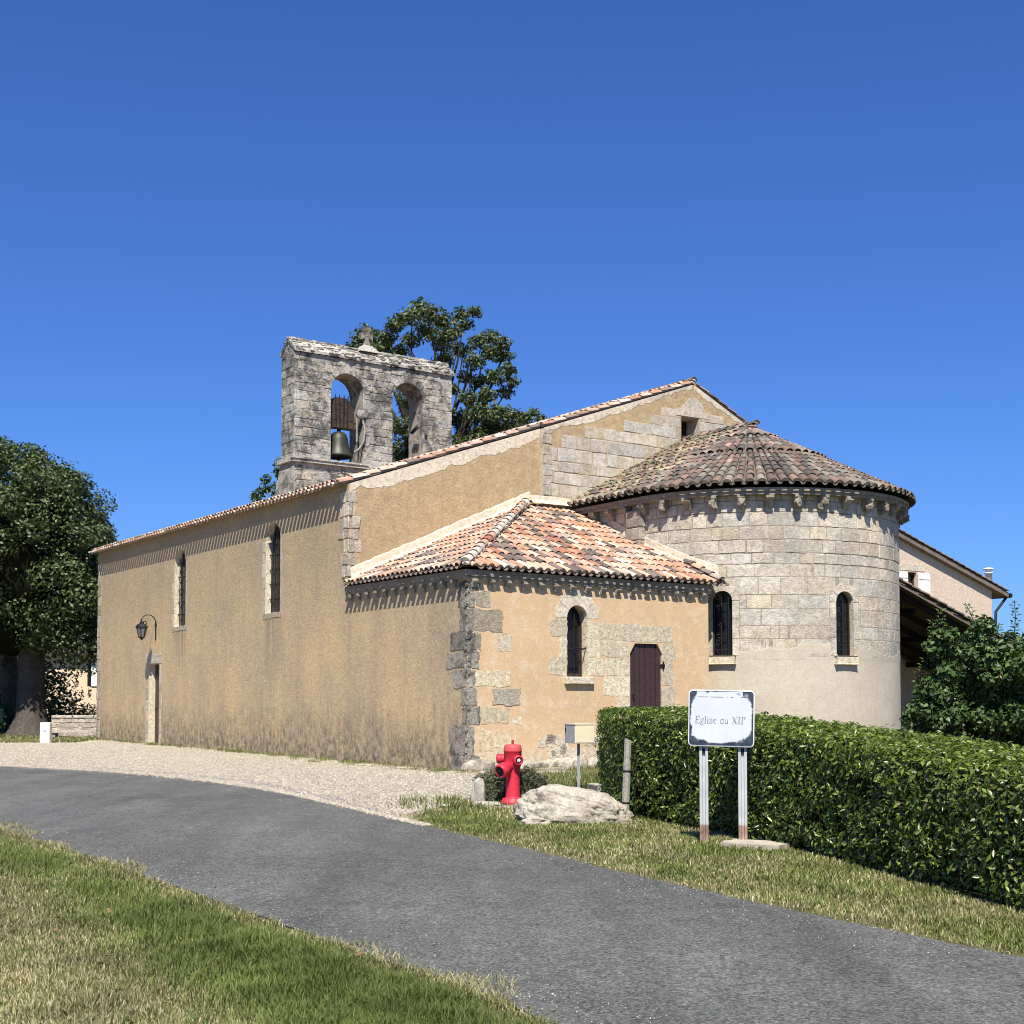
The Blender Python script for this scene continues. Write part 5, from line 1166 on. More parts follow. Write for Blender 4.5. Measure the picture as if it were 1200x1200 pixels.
# second trunk deeper in the shade, and undergrowth
t = empty('shade_tree', (-20.2, 54.5, gz(54))); tag(t, 'second thick dark trunk standing in shade behind the left tree', 'tree')
mb = MB(); mb.tube([(0, 0, -.2), (.1, 0, 1), (.05, 0, 2.5), (-.2, 0, 4.2), (-.3, 0, 6)], [.75, .5, .44, .42, .3], 12); limbs(mb, (0, 0, 3.6), [(-3, 0, 7), (2.2, .4, 6.5), (0, 1, 8)], .2, 2); mb.build('trunk', M['bark'], t)
r = random.Random(5); cl = [(r.uniform(-4.5, 3.2), r.uniform(-1.5, 2.5), r.uniform(3.4, 7.6), 1.1, 1.1, .8) for _ in range(60)]
foliage('crown', cl, 6.5, .22, .16, [(.035, .055, .015), (.05, .07, .02), (.07, .085, .028)], [3, 3, 1], M['leaf'], t, 4, .4)
def bush(name, loc, cl, per, L, W, cols, wts, lab, cat, seed, core=None, m=None, stems=True):
    t = empty(name, (loc[0], loc[1], gz(loc[1]))); tag(t, lab, cat)
    foliage('foliage', cl, per, L, W, cols, wts, m or M['leaf'], t, seed, .45)
    mb = MB()
    for c in cl[:14]: mb.tube([(c[0]*.2, c[1]*.2, 0), (c[0]*.7, c[1]*.7, c[2]*.5), (c[0], c[1], c[2])], [.03, .02, .008], 5)
    mb.build('stems', M['bark'], t); return t
GR = [(.05, .085, .02), (.075, .115, .028), (.10, .14, .04), (.035, .06, .016)]
r = random.Random(1)
bush('shrub', (-18.4, 51.6), [(r.uniform(-1.6, 1.9), r.uniform(-.5, .5), r.uniform(.3, 1.25), .55, .5, .45) for _ in range(26)], 26, .15, .07, GR, [3, 3, 2, 2], 'mixed green shrubs behind the low garden wall', 'shrub', 1)
bush('shrub', (-16.5, 52.4), [(r.uniform(-1.4, 1.8), r.uniform(-.5, .5), r.uniform(.2, 1.0-.2*k/10), .4, .4, .5) for k in range(14)]+[(x, 0, z, .07, .07, .35) for x, z in ((-.6, 1.7), (-.2, 1.9), (.3, 1.6), (.8, 1.5), (.0, 1.4))], 30, .15, .06, GR, [2, 3, 3, 1], 'spiky green shrub against the cream house by the church corner', 'shrub', 2)
bush('shrub', (-18.5, 48.2), [(r.uniform(-1.0, .35), r.uniform(-.4, .4), r.uniform(.15, .85), .32, .3, .3) for _ in range(14)], 40, .14, .08, GR, [2, 3, 3, 1], 'leafy undergrowth left of the flared tree trunk', 'shrub', 3)
bush('shrub', (-21.5, 57), [(r.uniform(-4, 3.0), r.uniform(-.6, .6), r.uniform(.4, 2.6), .8, .7, .7) for _ in range(44)], 12, .22, .12, [(.03, .05, .014), (.045, .065, .02)], [1, 1], 'dark hedge of shrubs at the far left beneath the trees', 'shrub', 4)  # leaf colours darkened to stand for the shade under the trees

# tree behind the bell gable
t = empty('garden_tree', (-3.2, 60, gz(60))); tag(t, 'tall open-crowned tree rising behind the bell gable', 'tree')
def px(x, y, Y): return ((x-600)/1600*Y*1.0+3.2, (825-y)/1600*Y*1.0045+1.6-gz(60))
mb = MB(); mb.tube([(0, 0, -.2), (.1, 0, 4), (.0, .3, 8), (-.5, .2, 11.5), (-.7, 0, 14)], [.5, .42, .36, .27, .16], 10)
cl = []; tops = []; r = random.Random(23)
for x, y, R0 in ((428, 392, 17), (420, 404, 14), (448, 402, 14), (436, 412, 15), (452, 392, 12), (580, 500, 20), (612, 500, 14), (560, 520, 20), (592, 520, 18), (462, 378, 13), (478, 368, 14), (492, 358, 13), (505, 366, 14), (520, 374, 12), (540, 366, 11), (556, 362, 9), (545, 378, 10), (500, 385, 16), (516, 398, 15), (528, 388, 13), (480, 396, 12), (468, 410, 10), (455, 420, 12), (520, 418, 12), (540, 408, 12), (560, 398, 12), (575, 392, 11), (588, 400, 12), (590, 415, 12), (575, 412, 13), (555, 422, 13), (596, 432, 10), (580, 440, 13), (560, 446, 12), (600, 446, 9), (545, 440, 10), (592, 458, 10), (570, 462, 12), (550, 466, 12), (530, 455, 9), (540, 490, 16), (560, 486, 16), (580, 484, 15), (598, 486, 13), (614, 488, 10), (626, 482, 7), (634, 490, 7), (550, 510, 18), (575, 508, 18), (600, 504, 14), (530, 525, 20), (480, 500, 22), (470, 530, 22), (500, 540, 22), (478, 470, 14), (485, 455, 10), (500, 480, 16), (450, 500, 18), (470, 545, 20), (520, 480, 12), (610, 520, 14)):
    Y = 60+r.uniform(-2.2, 1.6); X, Z = px(x, y, Y); s = R0*60/1600*1.12
    cl.append((X, Y-60, Z, s, s*.9, s*.74)); tops.append((X, Y-60, Z))
limbs(mb, (-.6, 0, 10.5), tops[:34:2], .12, 8, .05); limbs(mb, (-.3, .1, 8.6), tops[18:34:2]+tops[34::3], .12, 9, .04)
mb.build('trunk', M['dark_bark'], t)
foliage('crown', cl, 90, .21, .105, [(.055, .08, .020), (.08, .11, .03), (.12, .145, .045), (.19, .19, .085), (.04, .056, .017)], [4, 4, 2.4, 1.0, 2], M['leaf'], t, 6, .2, .4)
t = empty('garden_tree', (-9.3, 56, gz(56))); tag(t, 'small tree top just showing left of the bell gable above the nave roof', 'tree')
cl = []; tops = []
for x, y, R0 in ((296, 578, 9), (308, 572, 10), (320, 568, 10), (326, 552, 8), (322, 538, 7), (332, 560, 9), (312, 560, 7), (336, 580, 12), (300, 588, 10), (318, 588, 12), (345, 540, 10)):
    cl.append(((x-600)/1600*56+9.3, r.uniform(-.5, .5), (825-y)/1600*56+1.6-gz(56), R0*.035, R0*.035, R0*.028)); tops.append(cl[-1][:3])
mb = MB(); mb.tube([(0, 0, -.1), (0, 0, 4), (-.1, 0, 7.5)], [.25, .2, .1], 8); limbs(mb, (-.05, 0, 6.5), tops, .05, 3, .02); mb.build('trunk', M['bark'], t)
foliage('crown', cl, 40, .24, .12, [(.045, .075, .02), (.065, .10, .026), (.095, .13, .04)], [3, 3, 1.5], M['leaf'], t, 8, .25)

# shrub at the right with upright shoots
t = empty('lilac_shrub', (6.9, 20.3, gz(20.3))); tag(t, 'tall leafy shrub with upright shoots at the right, behind the hedge', 'shrub')
cl = []; r = random.Random(31)
def sp(x, y, Y): return ((x-600)/1600*Y-6.9, Y-20.3, (825-y)/1600*Y+1.6-gz(20))
for x, y, R0 in ((1110, 745, 11), (1098, 760, 12), (1120, 765, 14), (1142, 752, 13), (1155, 735, 12), (1150, 770, 16), (1172, 765, 14), (1190, 755, 14), (1180, 785, 18), (1140, 790, 18), (1110, 795, 16), (1090, 812, 14), (1120, 815, 18), (1150, 815, 20), (1180, 815, 20), (1075, 832, 12), (1065, 845, 8), (1100, 838, 16), (1130, 842, 18), (1160, 845, 18), (1190, 840, 18), (1205, 780, 18), (1215, 810, 20), (1210, 840, 20), (1235, 790, 20), (1240, 830, 24), (1085, 850, 14), (1115, 862, 16), (1160, 868, 16), (1200, 870, 18), (1265, 800, 22), (1270, 840, 24)):
    Y = 20.3+r.uniform(-.5, .6); s = R0*Y/1600*1.35; cl.append((*sp(x, y, Y), s, s, s*.85))
shoots = []
for pts in ([(1110, 790), (1106, 760), (1104, 735), (1103, 712)], [(1100, 800), (1094, 770), (1093, 740), (1094, 725)], [(1190, 770), (1190, 740), (1191, 722), (1190, 703)], [(1150, 760), (1145, 735), (1138, 718), (1132, 706)], [(1090, 830), (1080, 800), (1078, 790), (1086, 770)], [(1085, 840), (1078, 812), (1074, 792)], [(1172, 760), (1170, 740), (1172, 730)], [(1205, 760), (1210, 735), (1213, 715)], [(1165, 770), (1160, 745), (1152, 728)]):
    shoots.append([Vector(sp(x, y, 20.2)) for x, y in pts])
mb = MB(); Pl, Nl_ = [], []
for i in range(46):
    x, y = r.uniform(1078, 1290), r.uniform(770, 872); Y = 20.3+r.uniform(-.7, .5); s = 17*Y/1600; cl.append((*sp(x, max(y, 850-(x-1068)*1.3), Y), s, s, s*.85))
for s in shoots:
    mb.tube(s, [.012, .009, .006, .004][:len(s)], 5)
    for a, b in zip(s, s[1:]):
        n = max(3, int((b-a).length/.045))
        for k in range(n):
            p = a.lerp(b, k/n)
            for sg_ in (-1, 1):
                an = k*1.9+(0 if sg_ < 0 else math.pi); o = Vector((math.cos(an), math.sin(an)*.8, .25)); Pl.append(p+o*.055); Nl_.append((Vector((0, -.35, .75))+o*-.25).normalized())
for c in cl[:24]: mb.tube([(c[0]*.3, c[1]*.3, -.1), (c[0]*.75, c[1]*.75, c[2]*.55), c[:3]], [.018, .012, .006], 5)
mb.build('stems', M['dark_bark'], t)
cols = [(.040, .080, .018), (.060, .110, .026), (.085, .14, .036), (.12, .165, .06), (.16, .15, .09)]
foliage('foliage', cl, 430, .105, .062, cols, [4, 4, 2, .8, .3], M['leaf'], t, 12, .3)
V, F = leaf_arrays(np.array([p[:] for p in Pl]), np.array([p[:] for p in Nl_]), np.full(len(Pl), .10), np.full(len(Pl), .05)); np_mesh('shoot_leaves', V, F, np.repeat(tint_mix(len(Pl), cols, [3, 4, 3, 1, .2], seed=3), 2, 0), M['leaf'], t)

# little bush round the hydrant
r = random.Random(2); cl = []
for _ in range(60):
    th = r.uniform(0, 6.28); d = r.random()**.5; cl.append((d*.44*math.cos(th)*1.05, d*.3*math.sin(th), .10+r.random()*.42*(1-d*.45), .13, .12, .14))
bush('lavender_bush', (.03, 19.62), cl, 1500, .06, .015, [(.105, .12, .065), (.075, .09, .045), (.14, .145, .085), (.15, .11, .07)], [3, 3, 2, .8], 'small grey green bush growing behind the red hydrant', 'bush', 9)

# clipped laurel hedge
t = empty('hedge', (1.62, 17.3, gz(17.3))); tag(t, 'clipped glossy laurel hedge running along the verge to the right edge', 'hedge')
front = [(1.66, 17.3), (2.68, 14.5), (3.04, 13.4), (3.40, 11.7), (3.78, 9.8), (4.55, 6.5), (5.6, 2.5)]
top_z = lambda y: 1.02+(y-9.5)*.0575
fl = dense(front, .12, 0, 0, 1); r = np.random.default_rng(21)
def hz(x, y): return np.array([gz(v) for v in np.atleast_1d(y)])
Ps, Ns = [], []
fa = np.array(fl); d = np.diff(fa, axis=0); ln = np.linalg.norm(d, axis=1)
WT = 1.35
for i in range(len(d)):
    ux, uy = d[i]/ln[i]; nx, ny = uy, -ux
    if nx*0+ny*1 > 0 or nx > 0: nx, ny = -abs(ny) if False else nx, ny
    n_out = np.array([uy, -ux, 0.0]);
    if n_out[0] > 0: n_out = -n_out
    ytop = top_z(fa[i, 1])
    dens = 1900 if fa[i, 1] < 18 else 800
    n = int(ln[i]*(ytop)*dens); s = r.random(n); z = r.random(n)
    bul = .05*smooth_noise(np.full(n, i*.12)*2.2, z*3, 4)+.02
    p = np.empty((n, 3)); p[:, 0] = fa[i, 0]+d[i, 0]*s; p[:, 1] = fa[i, 1]+d[i, 1]*s; zz = z*(ytop-gz(fa[i, 1]))
    p += n_out*(bul+r.normal(size=n)*.036-.09*np.clip((zz-(ytop-.12)+.1)/.2, 0, 1)**2-.06*np.clip(1-zz/.15, 0, 1))[:, None]; p[:, 2] = gz(fa[i, 1])+.03+zz
    Ps.append(p); Ns.append(unit(n_out*.9+np.array([0, 0, .38])+r.normal(size=(n, 3))*.62))
    n = int(ln[i]*WT*1500); s = r.random(n); q_ = r.random(n)
    p = np.empty((n, 3)); p[:, 0] = fa[i, 0]+d[i, 0]*s; p[:, 1] = fa[i, 1]+d[i, 1]*s; p -= n_out*(q_*WT)[:, None]
    p[:, 2] = ytop+.035*smooth_noise(p[:, 0]*2.5, p[:, 1]*2.5, 6)+r.normal(size=n)*.022-.07*np.clip((.10-q_*WT)/.1, 0, 1)
    Ps.append(p); Ns.append(unit(np.array([0, 0, 1.0])+n_out*.15+r.normal(size=(n, 3))*.42))
# left end
e0 = fa[0]; n0 = np.array([-d[0][1], d[0][0]])/ln[0]; back = np.array([.86, .36]); back /= np.linalg.norm(back)
endp = [(1.62, 17.3), (1.40, 19.0), (1.36, 20.7)]; ea = np.array(dense(endp, .12, 0, 0, 1)); de = np.diff(ea, axis=0)
for i in range(len(de)):
    l = np.linalg.norm(de[i]); n_out = np.array([-abs(de[i][1]), -abs(de[i][0]), 0])/l; ytop = top_z(17.3)+.02
    n = int(l*ytop*1500); s = r.random(n); z = r.random(n); p = np.empty((n, 3)); p[:, 0] = ea[i, 0]+de[i, 0]*s; p[:, 1] = ea[i, 1]+de[i, 1]*s; zz = z*(ytop-gz(18)); p[:, 2] = gz(18)+zz+.02
    p += n_out*(r.normal(size=n)*.03+.03-.08*np.clip((zz-ytop+.3)/.2, 0, 1)**2)[:, None]; Ps.append(p); Ns.append(unit(n_out*.9+np.array([0, 0, .42])+r.normal(size=(n, 3))*.48))
    n = int(l*1.3*1300); s = r.random(n); q_ = r.random(n); p = np.empty((n, 3)); p[:, 0] = ea[i, 0]+de[i, 0]*s+q_*1.25; p[:, 1] = ea[i, 1]+de[i, 1]*s+q_*.4
    p[:, 2] = ytop+.03*smooth_noise(p[:, 0]*3, p[:, 1]*3, 8)+r.normal(size=n)*.022; Ps.append(p); Ns.append(unit(np.array([0, 0, 1.0])+r.normal(size=(n, 3))*.4))
for _ in range(130):                                 # new shoots standing above the clipped top
    i = int(r.integers(0, len(d))); q_ = r.random()*WT; nx_ = np.array([abs(d[i, 1]), -d[i, 0]*np.sign(d[i, 1])])/ln[i]
    if nx_[0] < 0: nx_ = -nx_
    b_ = fa[i]+nx_*q_; k = int(r.integers(4, 9)); hh = r.uniform(.03, .09); zz = top_z(fa[i, 1])+np.linspace(0, hh, k)
    Ps.append(np.column_stack([b_[0]+r.normal(size=k)*.018, b_[1]+r.normal(size=k)*.018, zz])); Ns.append(unit(np.array([0, -.3, .5])+r.normal(size=(k, 3))*.6))
Pn, Nn = np.concatenate(Ps), np.concatenate(Ns)
gapn = smooth_noise(Pn[:, 0]*3.1+Pn[:, 1]*2.2, Pn[:, 2]*4.5, 31)*.6+smooth_noise(Pn[:, 1]*7, Pn[:, 2]*8, 33)*.4
kp = r.random(len(Pn)) < np.clip((gapn-.16)*4.2, .25, 1); Pn, Nn = Pn[kp], Nn[kp]; Pn -= np.array([1.62, 17.3, gz(17.3)]); n = len(Pn)
V, F = leaf_arrays(Pn, Nn, r.uniform(.046, .086, n), r.uniform(.021, .036, n), .12)
tt = tint_mix(n, [(.080, .120, .017), (.118, .170, .023), (.175, .235, .036), (.26, .31, .07), (.045, .070, .013), (.28, .24, .09)], [4, 4, 3, 1.4, 2.2, .25], .2, 5)
np_mesh('leaves', V, F, np.repeat(tt, 2, 0), M['laurel'], t)
mb = MB()                                             # solid twig core, near-black to stand for the shade inside
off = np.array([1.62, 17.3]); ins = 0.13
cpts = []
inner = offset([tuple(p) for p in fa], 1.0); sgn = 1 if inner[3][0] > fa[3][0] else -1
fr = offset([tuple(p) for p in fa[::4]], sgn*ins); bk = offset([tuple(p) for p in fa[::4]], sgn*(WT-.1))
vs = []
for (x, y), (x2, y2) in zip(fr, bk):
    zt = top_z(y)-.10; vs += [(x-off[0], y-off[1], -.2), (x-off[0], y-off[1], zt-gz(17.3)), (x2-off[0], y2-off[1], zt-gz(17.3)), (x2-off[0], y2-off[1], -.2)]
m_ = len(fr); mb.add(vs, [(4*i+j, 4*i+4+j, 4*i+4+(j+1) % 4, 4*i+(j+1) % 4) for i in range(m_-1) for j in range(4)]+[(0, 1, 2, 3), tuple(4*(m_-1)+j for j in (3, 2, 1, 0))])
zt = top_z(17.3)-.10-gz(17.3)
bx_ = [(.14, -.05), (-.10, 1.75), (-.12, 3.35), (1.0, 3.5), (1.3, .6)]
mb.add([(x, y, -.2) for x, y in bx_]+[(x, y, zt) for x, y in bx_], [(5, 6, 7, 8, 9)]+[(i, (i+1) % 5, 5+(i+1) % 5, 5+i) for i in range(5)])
mb.build('hedge_shade_core', M['dark_core'], t)

# ------------------------------------------------------------------ grass
def blades(name, P, h, w, cols, lean=.5, m=None, flat=None):
    n = len(P); th = rng.uniform(0, 2*np.pi, n); D = np.stack([np.cos(th), np.sin(th), np.zeros(n)], 1)
    th2 = th+rng.uniform(1.0, 2.1, n); Ln = np.stack([np.cos(th2), np.sin(th2), np.zeros(n)], 1)*(lean*rng.uniform(.2, 1.3, n))[:, None]
    h = h[:, None]; w = w[:, None]; up = np.array([0, 0, 1.0]); V = np.empty((n, 5, 3))
    V[:, 0] = P-D*w/2; V[:, 1] = P+D*w/2; mid = P+up*h*.6+Ln*h*.35
    V[:, 2] = mid+D*w*.38; V[:, 3] = mid-D*w*.38; V[:, 4] = P+up*h*(1-.25*np.abs(Ln).sum(1, keepdims=True).clip(0, 2)*.5)+Ln*h*1.05
    b = np.arange(n)[:, None]*5
    F = np.concatenate([b+np.array([[0, 1, 2]]), b+np.array([[0, 2, 3]]), b+np.array([[3, 2, 4]])], 1).reshape(-1, 3)
    return tag(np_mesh(name, V.reshape(-1, 3), F, np.repeat(cols, 3, 0), m or M['blade']), kind='stuff')
def in_poly(P, poly):
    x, y = P[:, 0], P[:, 1]; c = np.zeros(len(P), bool); j = len(poly)-1
    for i in range(len(poly)):
        xi, yi = poly[i]; xj, yj = poly[j]
        with np.errstate(divide='ignore', invalid='ignore'): c ^= ((yi > y) != (yj > y)) & (x < (xj-xi)*(y-yi)/(yj-yi+1e-12)+xi)
        j = i
    return c
def dist_line(P, line):
    best = np.full(len(P), 1e9)
    for a, b in zip(line, line[1:]):
        a = np.array(a); b = np.array(b); ab = b-a; t_ = np.clip(((P-a)@ab)/(ab@ab), 0, 1); best = np.minimum(best, np.linalg.norm(P-(a+t_[:, None]*ab), axis=1))
    return best
def lerp3(t_, stops):
    ps = [s[0] for s in stops]; return np.stack([np.interp(t_, ps, [s[1][k] for s in stops]) for k in range(3)], 1)
GREEN = lambda n: tint_mix(n, [(.105, .140, .032), (.138, .175, .044), (.185, .215, .066), (.078, .102, .026)], [3, 4, 2, 2], .2, 1)
STRAW = lambda n: tint_mix(n, [(.31, .27, .15), (.40, .35, .21), (.245, .225, .11), (.50, .44, .28), (.18, .185, .08)], [3, 3, 3, 1.2, 2], .2, 2)
# near verge, camera side of the road
near_l = dense(NEAR, .3); poly = [p for p in near_l if p[1] > 3]+[(-1.5, 3), (-9, 8), (-30, 20), (-40, 24)]
N = 1050000
yy = 5.6+(rng.random(N)**1.7)*15; xx = rng.uniform(-.80, .22, N)*yy-.2
Q = np.stack([xx, yy], 1); Q = Q[in_poly(Q, poly)]
dl = dist_line(Q, [p for p in near_l if p[1] > 2])
pn_ = smooth_noise(Q[:, 0]*.9, Q[:, 1]*.6, 3)*.6+smooth_noise(Q[:, 0]*3.1, Q[:, 1]*2.5, 5)*.4
greenness = np.clip(1.1-np.abs(dl-.6)/.85, 0, 1)*.85+(pn_-.5)*.8+np.clip((Q[:, 0]+1.6)/3, -.2, .25)+.0
greenness = np.where(dl < .22, greenness*.5, greenness)
keep = rng.random(len(Q)) < np.clip(.62+.35*greenness, .3, 1)*np.clip(dl/.12+.35, 0, 1)
Q, dl, greenness, pn_ = Q[keep], dl[keep], greenness[keep], pn_[keep]; n = len(Q)
P3 = np.column_stack([Q, K*Q[:, 1]])
isg = rng.random(n) < np.clip(greenness*.75+.2, .08, .92)
cols = np.where(isg[:, None], GREEN(n), STRAW(n)); cols = cols*(.75+.5*smooth_noise(Q[:, 0]*2, Q[:, 1]*1.6, 9))[:, None]
tuft = smooth_noise(Q[:, 0]*5, Q[:, 1]*5, 12)
h = rng.uniform(.5, 1.25, n)*np.where(isg, .038+.04*np.clip(greenness, 0, 1), .034)*(.6+.9*tuft)
blades('verge_grass_near', P3, h, rng.uniform(.003, .0062, n)*(1+Q[:, 1]*.03), cols*1.12, .8)
# mown wisps spilling on the asphalt
M_ = 26000; k = rng.integers(0, len(near_l)-1, M_); base = np.array(near_l)[k]+rng.random((M_, 1))*(np.array(near_l)[k+1]-np.array(near_l)[k]); cl_ = smooth_noise(base[:, 0]*2.3+base[:, 1], base[:, 1]*1.9, 14)
nrm_ = np.array([.8, .6]); base = base+nrm_*(rng.random((M_, 1))**1.8*.34*np.clip(cl_[:, None]*2-.6, 0, 1)-.05)
ok = (base[:, 1] > 5) & (base[:, 1] < 24) & (rng.random(M_) < np.clip(cl_*1.5-.2, .1, 1)); base = base[ok]; n = len(base)
blades('grass_clippings', np.column_stack([base, K*base[:, 1]+.012]), rng.uniform(.02, .06, n), rng.uniform(.004, .008, n), tint_mix(n, [(.42, .37, .21), (.33, .30, .15), (.22, .22, .08)], [3, 3, 2], .2, 4), 1.7)
# far verge between road and hedge
far_l = dense(FAR, .3)
vp = [p for p in far_l if p[1] < 17.3]+[(7, -5), (5.6, 2.5), (4.5, 6.5), (3.78, 9.7), (3.40, 11.7), (2.68, 14.5), (1.75, 17.2), (1.5, 18.6), (1.2, 19.4), (-.1, 19.1), (-.6, 19.0), (-1.1, 18.4)]
N = 400000; yy = 5+rng.random(N)**1.15*14.7; xx = rng.uniform(-.1, .80, N)*yy*1.0-.9
Q = np.stack([xx, yy], 1); Q = Q[in_poly(Q, vp)]; dl = dist_line(Q, far_l)
pn_ = smooth_noise(Q[:, 0]*1.4+7, Q[:, 1]*.8, 3)*.6+smooth_noise(Q[:, 0]*3.5, Q[:, 1]*2.2, 5)*.4
gp_ = .72+(pn_-.5)*2.0-.7*np.clip(1-dl/.35, 0, 1)
keep = rng.random(len(Q)) < np.clip(dl/.25+.12, 0, 1)*np.clip(.7+.3*gp_, .2, 1); Q, dl, gp_ = Q[keep], dl[keep], gp_[keep]; n = len(Q)
isg = rng.random(n) < np.clip(gp_, .08, .92); cols = np.where(isg[:, None], GREEN(n), STRAW(n))*(.75+.5*smooth_noise(Q[:, 0]*2, Q[:, 1]*2, 19))[:, None]
h = rng.uniform(.5, 1.25, n)*np.where(isg, .042, .034)*(.6+.8*smooth_noise(Q[:, 0]*6, Q[:, 1]*6, 2))
blades('verge_grass_far', np.column_stack([Q, K*Q[:, 1]]), h, rng.uniform(.004, .008, n)*(1+Q[:, 1]*.03), cols*1.2, .8)
# weeds along the foot of the church and in the gravel edge
Ps = []
def weeds(pts, n, spread):
    for (x, y) in pts: Ps.append(np.column_stack([x+rng.normal(size=n)*spread, y+rng.normal(size=n)*spread]))
for b in np.arange(-.2, 22.5, .17):
    if rng.random() < (.9 if b < 6 else .55): x, y, _ = cw(-.10-abs(rng.normal())*(.28 if b < 7 else .12), b); weeds([(x, y)], int(rng.integers(8, 60)), .09)
for a in np.arange(.0, 6, .2):
    if rng.random() < .7: x, y, _ = cw(a, -.30-abs(rng.normal())*.12); weeds([(x, y)], 40, .08)
for _ in range(150): weeds([(rng.uniform(.55, 1.5), rng.uniform(19.6, 26.2))], 30, .14)
for _ in range(70): weeds([(rng.uniform(-1.6, .0), rng.uniform(18.3, 20.2))], 14, .08)
Q = np.concatenate(Ps); n = len(Q); blades('wall_foot_weeds', np.column_stack([Q, K*Q[:, 1]]), rng.uniform(.04, .13, n), rng.uniform(.008, .016, n), np.where((rng.random(n) < .7)[:, None], GREEN(n), STRAW(n)), .8)
# lawn beyond the gravel
N = 26000; Q = np.column_stack([rng.uniform(-27, -13.5, N), rng.uniform(41.5, 51, N)]); keep = (Q[:, 1] > 42.3+.1*(Q[:, 0]+14)) ; Q = Q[keep]; n = len(Q)
blades('lawn_grass', np.column_stack([Q, K*Q[:, 1]]), rng.uniform(.05, .12, n), rng.uniform(.02, .04, n), np.where((rng.random(n) < .5)[:, None], GREEN(n), STRAW(n)), .7)

# broad-leaved weeds, dead leaves and stalks among the grass, grit along the road edge
def near_pts(n, seed, line=near_l, lo=.1, hi=3.5):
    r = np.random.default_rng(seed); k = r.integers(0, len(line)-1, n); p = np.array(line)[k]+r.random((n, 1))*(np.array(line)[k+1]-np.array(line)[k]); return p, r
p, r = near_pts(420, 5); p = p-np.array([.8, .6])*(r.random((420, 1))**1.2*3.4+.12); p = p[(p[:, 1] > 5.6) & (p[:, 1] < 17)]
Ps = []
for c in p:
    k = int(r.integers(5, 16)); th = r.uniform(0, 6.28, k); d = r.uniform(.02, .09, k); Ps.append(np.column_stack([c[0]+d*np.cos(th), c[1]+d*np.sin(th), K*c[1]+r.uniform(.015, .055, k)]))
Q = np.concatenate(Ps); n = len(Q); V, F = leaf_arrays(Q, unit(np.array([0, 0, 1.0])+rng.normal(size=(n, 3))*.4), rng.uniform(.02, .05, n), rng.uniform(.012, .026, n), .1)
tag(np_mesh('clover_and_weeds', V, F, np.repeat(tint_mix(n, [(.09, .15, .035), (.13, .19, .05), (.07, .11, .025), (.26, .19, .10)], [3, 3, 2, .6], .2, 3), 2, 0), M['blade']), kind='stuff')
p, r = near_pts(700, 8); p = p-np.array([.8, .6])*(r.random((700, 1))*3.6-.25); n = len(p)
V, F = leaf_arrays(np.column_stack([p, K*p[:, 1]+.03]), unit(np.array([0, 0, 1.0])+rng.normal(size=(n, 3))*.35), rng.uniform(.03, .07, n), rng.uniform(.02, .035, n), .2)
tag(np_mesh('dead_leaves', V, F, np.repeat(tint_mix(n, [(.28, .17, .08), (.36, .25, .13), (.20, .12, .06)], [2, 2, 1], .2, 6), 2, 0), M['blade']), kind='stuff')
def pebbles(name, P, s, cols, m):
    n = len(P); o = np.array([[1, 0, 0], [-1, 0, 0], [0, 1, 0], [0, -1, 0], [0, 0, 1], [0, 0, -.6]]); V = P[:, None]+o[None]*s[:, None, None]*rng.uniform(.55, 1.2, (n, 6, 1))
    f = np.array([[0, 2, 4], [2, 1, 4], [1, 3, 4], [3, 0, 4], [2, 0, 5], [1, 2, 5], [3, 1, 5], [0, 3, 5]]); F = (np.arange(n)[:, None, None]*6+f[None]).reshape(-1, 3)
    return tag(np_mesh(name, V.reshape(-1, 3), F, np.repeat(cols, 8, 0), m), kind='stuff')
m_peb = NT('pebble', .9, .15); m_peb.base(m_peb.tint()); m_peb = m_peb.done()
fl2 = [q for q in far_l if q[0] > -16]; p, r = near_pts(26000, 12, fl2); nn = np.array([-.35, 1.0]); off_ = r.normal(size=(26000, 1))*.5+.45
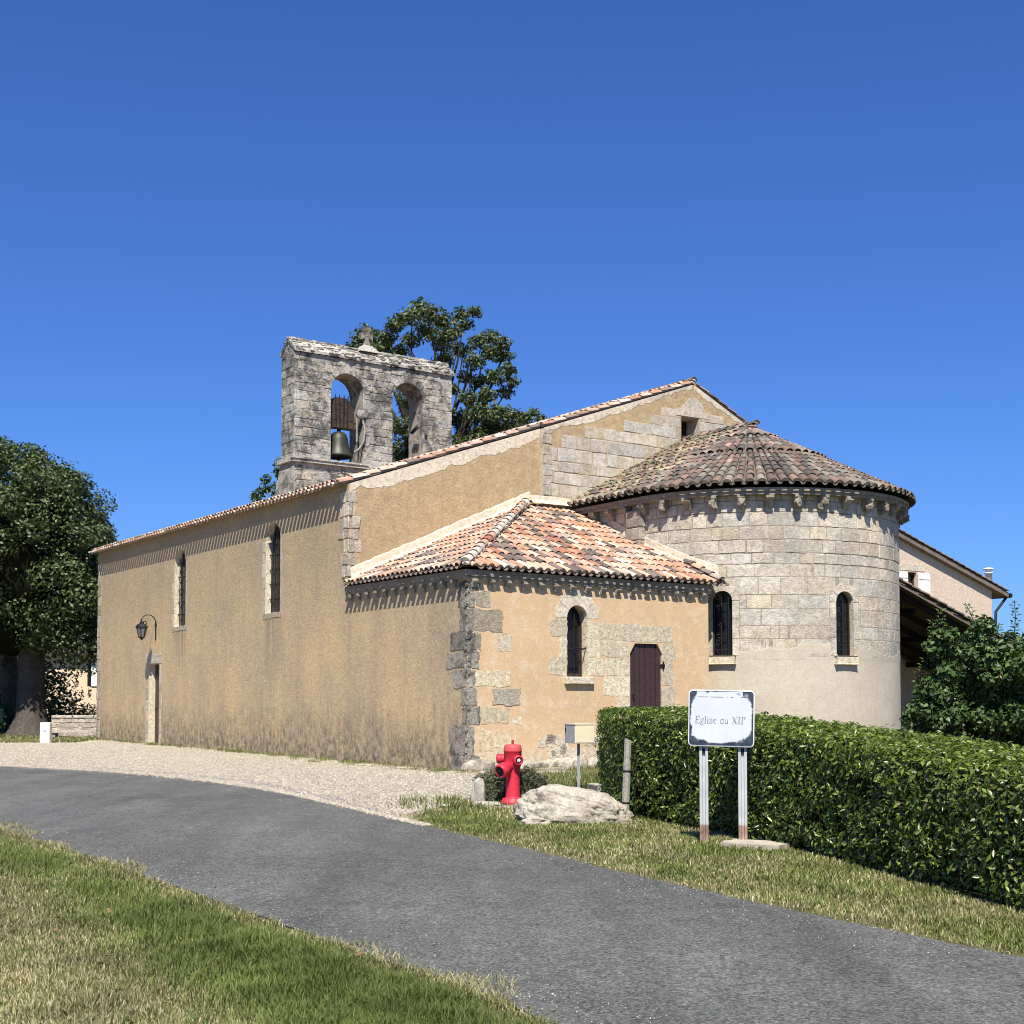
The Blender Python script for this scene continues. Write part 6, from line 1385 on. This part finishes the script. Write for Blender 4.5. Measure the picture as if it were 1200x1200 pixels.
p = p+nn*off_; ok = (p[:, 1] > 15.5) & (rng.random(len(p)) < np.clip(1.1-np.abs(off_[:, 0]-.3)*.9, .05, 1)) & (p[:, 1] > 16.2+.0*p[:, 0]) & (p[:, 0] < -.6); p = p[ok]; n = len(p)
PEB = [(.45, .395, .30), (.35, .30, .225), (.55, .49, .385), (.26, .235, .19)]
pebbles('loose_gravel', np.column_stack([p, K*p[:, 1]+.012]), rng.uniform(.007, .02, n), tint_mix(n, PEB, [3, 3, 2, 2], .15, 2), m_peb)
Q = np.column_stack([rng.uniform(-30, 1, 210000), 17+rng.random(210000)**1.15*28]); gpoly = [(x, y) for x, y in gr]+right_edge+[(-.5, 27.5), (-13.7, 45.6), (-16, 44.5), (-26, 41.5), (-40, 41)]
Q = Q[in_poly(Q, gpoly)]; n = len(Q); pebbles('forecourt_pebbles', np.column_stack([Q, K*Q[:, 1]+.006]), rng.uniform(.008, .024, n), tint_mix(n, PEB, [3, 2, 3, 1.2], .15, 4), m_peb)
for seed, line, sg2 in ((21, near_l, 1), (22, far_l, -1)):
    p, r = near_pts(9000, seed, line); p = p+np.array([.8, .6])*sg2*(r.random((9000, 1))**2.2*.7-.06); p = p[p[:, 1] > 5]; n = len(p)
    pebbles('roadside_grit', np.column_stack([p, K*p[:, 1]+.013]), rng.uniform(.003, .009, n), tint_mix(n, [(.30, .27, .21), (.20, .19, .17), (.42, .38, .30)], [2, 2, 1], .2, seed), m_peb)

# low wooded rise all round the horizon
mb = MB(); n = 240; vs = []
for j, (rad, hh) in enumerate(((700, 0), (760, .7), (900, 1.0), (1100, .9))):
    for k in range(n):
        t_ = 2*math.pi*k/n; hgt = hh*(9+7*mnoise.noise(Vector((math.cos(t_)*3, math.sin(t_)*3, 2)))+2.5*mnoise.noise(Vector((math.cos(t_)*22, math.sin(t_)*22, j)))); vs.append((rad*math.cos(t_), rad*math.sin(t_), gz(60)+hgt-.5))
mb.add(vs, [(j*n+k, j*n+(k+1) % n, (j+1)*n+(k+1) % n, (j+1)*n+k) for j in range(3) for k in range(n)], (1, 1, 1), 0, True)
tag(mb.build('hills', m_plain('far_hills', (.055, .075, .035), .95, .05, var=.35, scale=.03)), kind='structure')
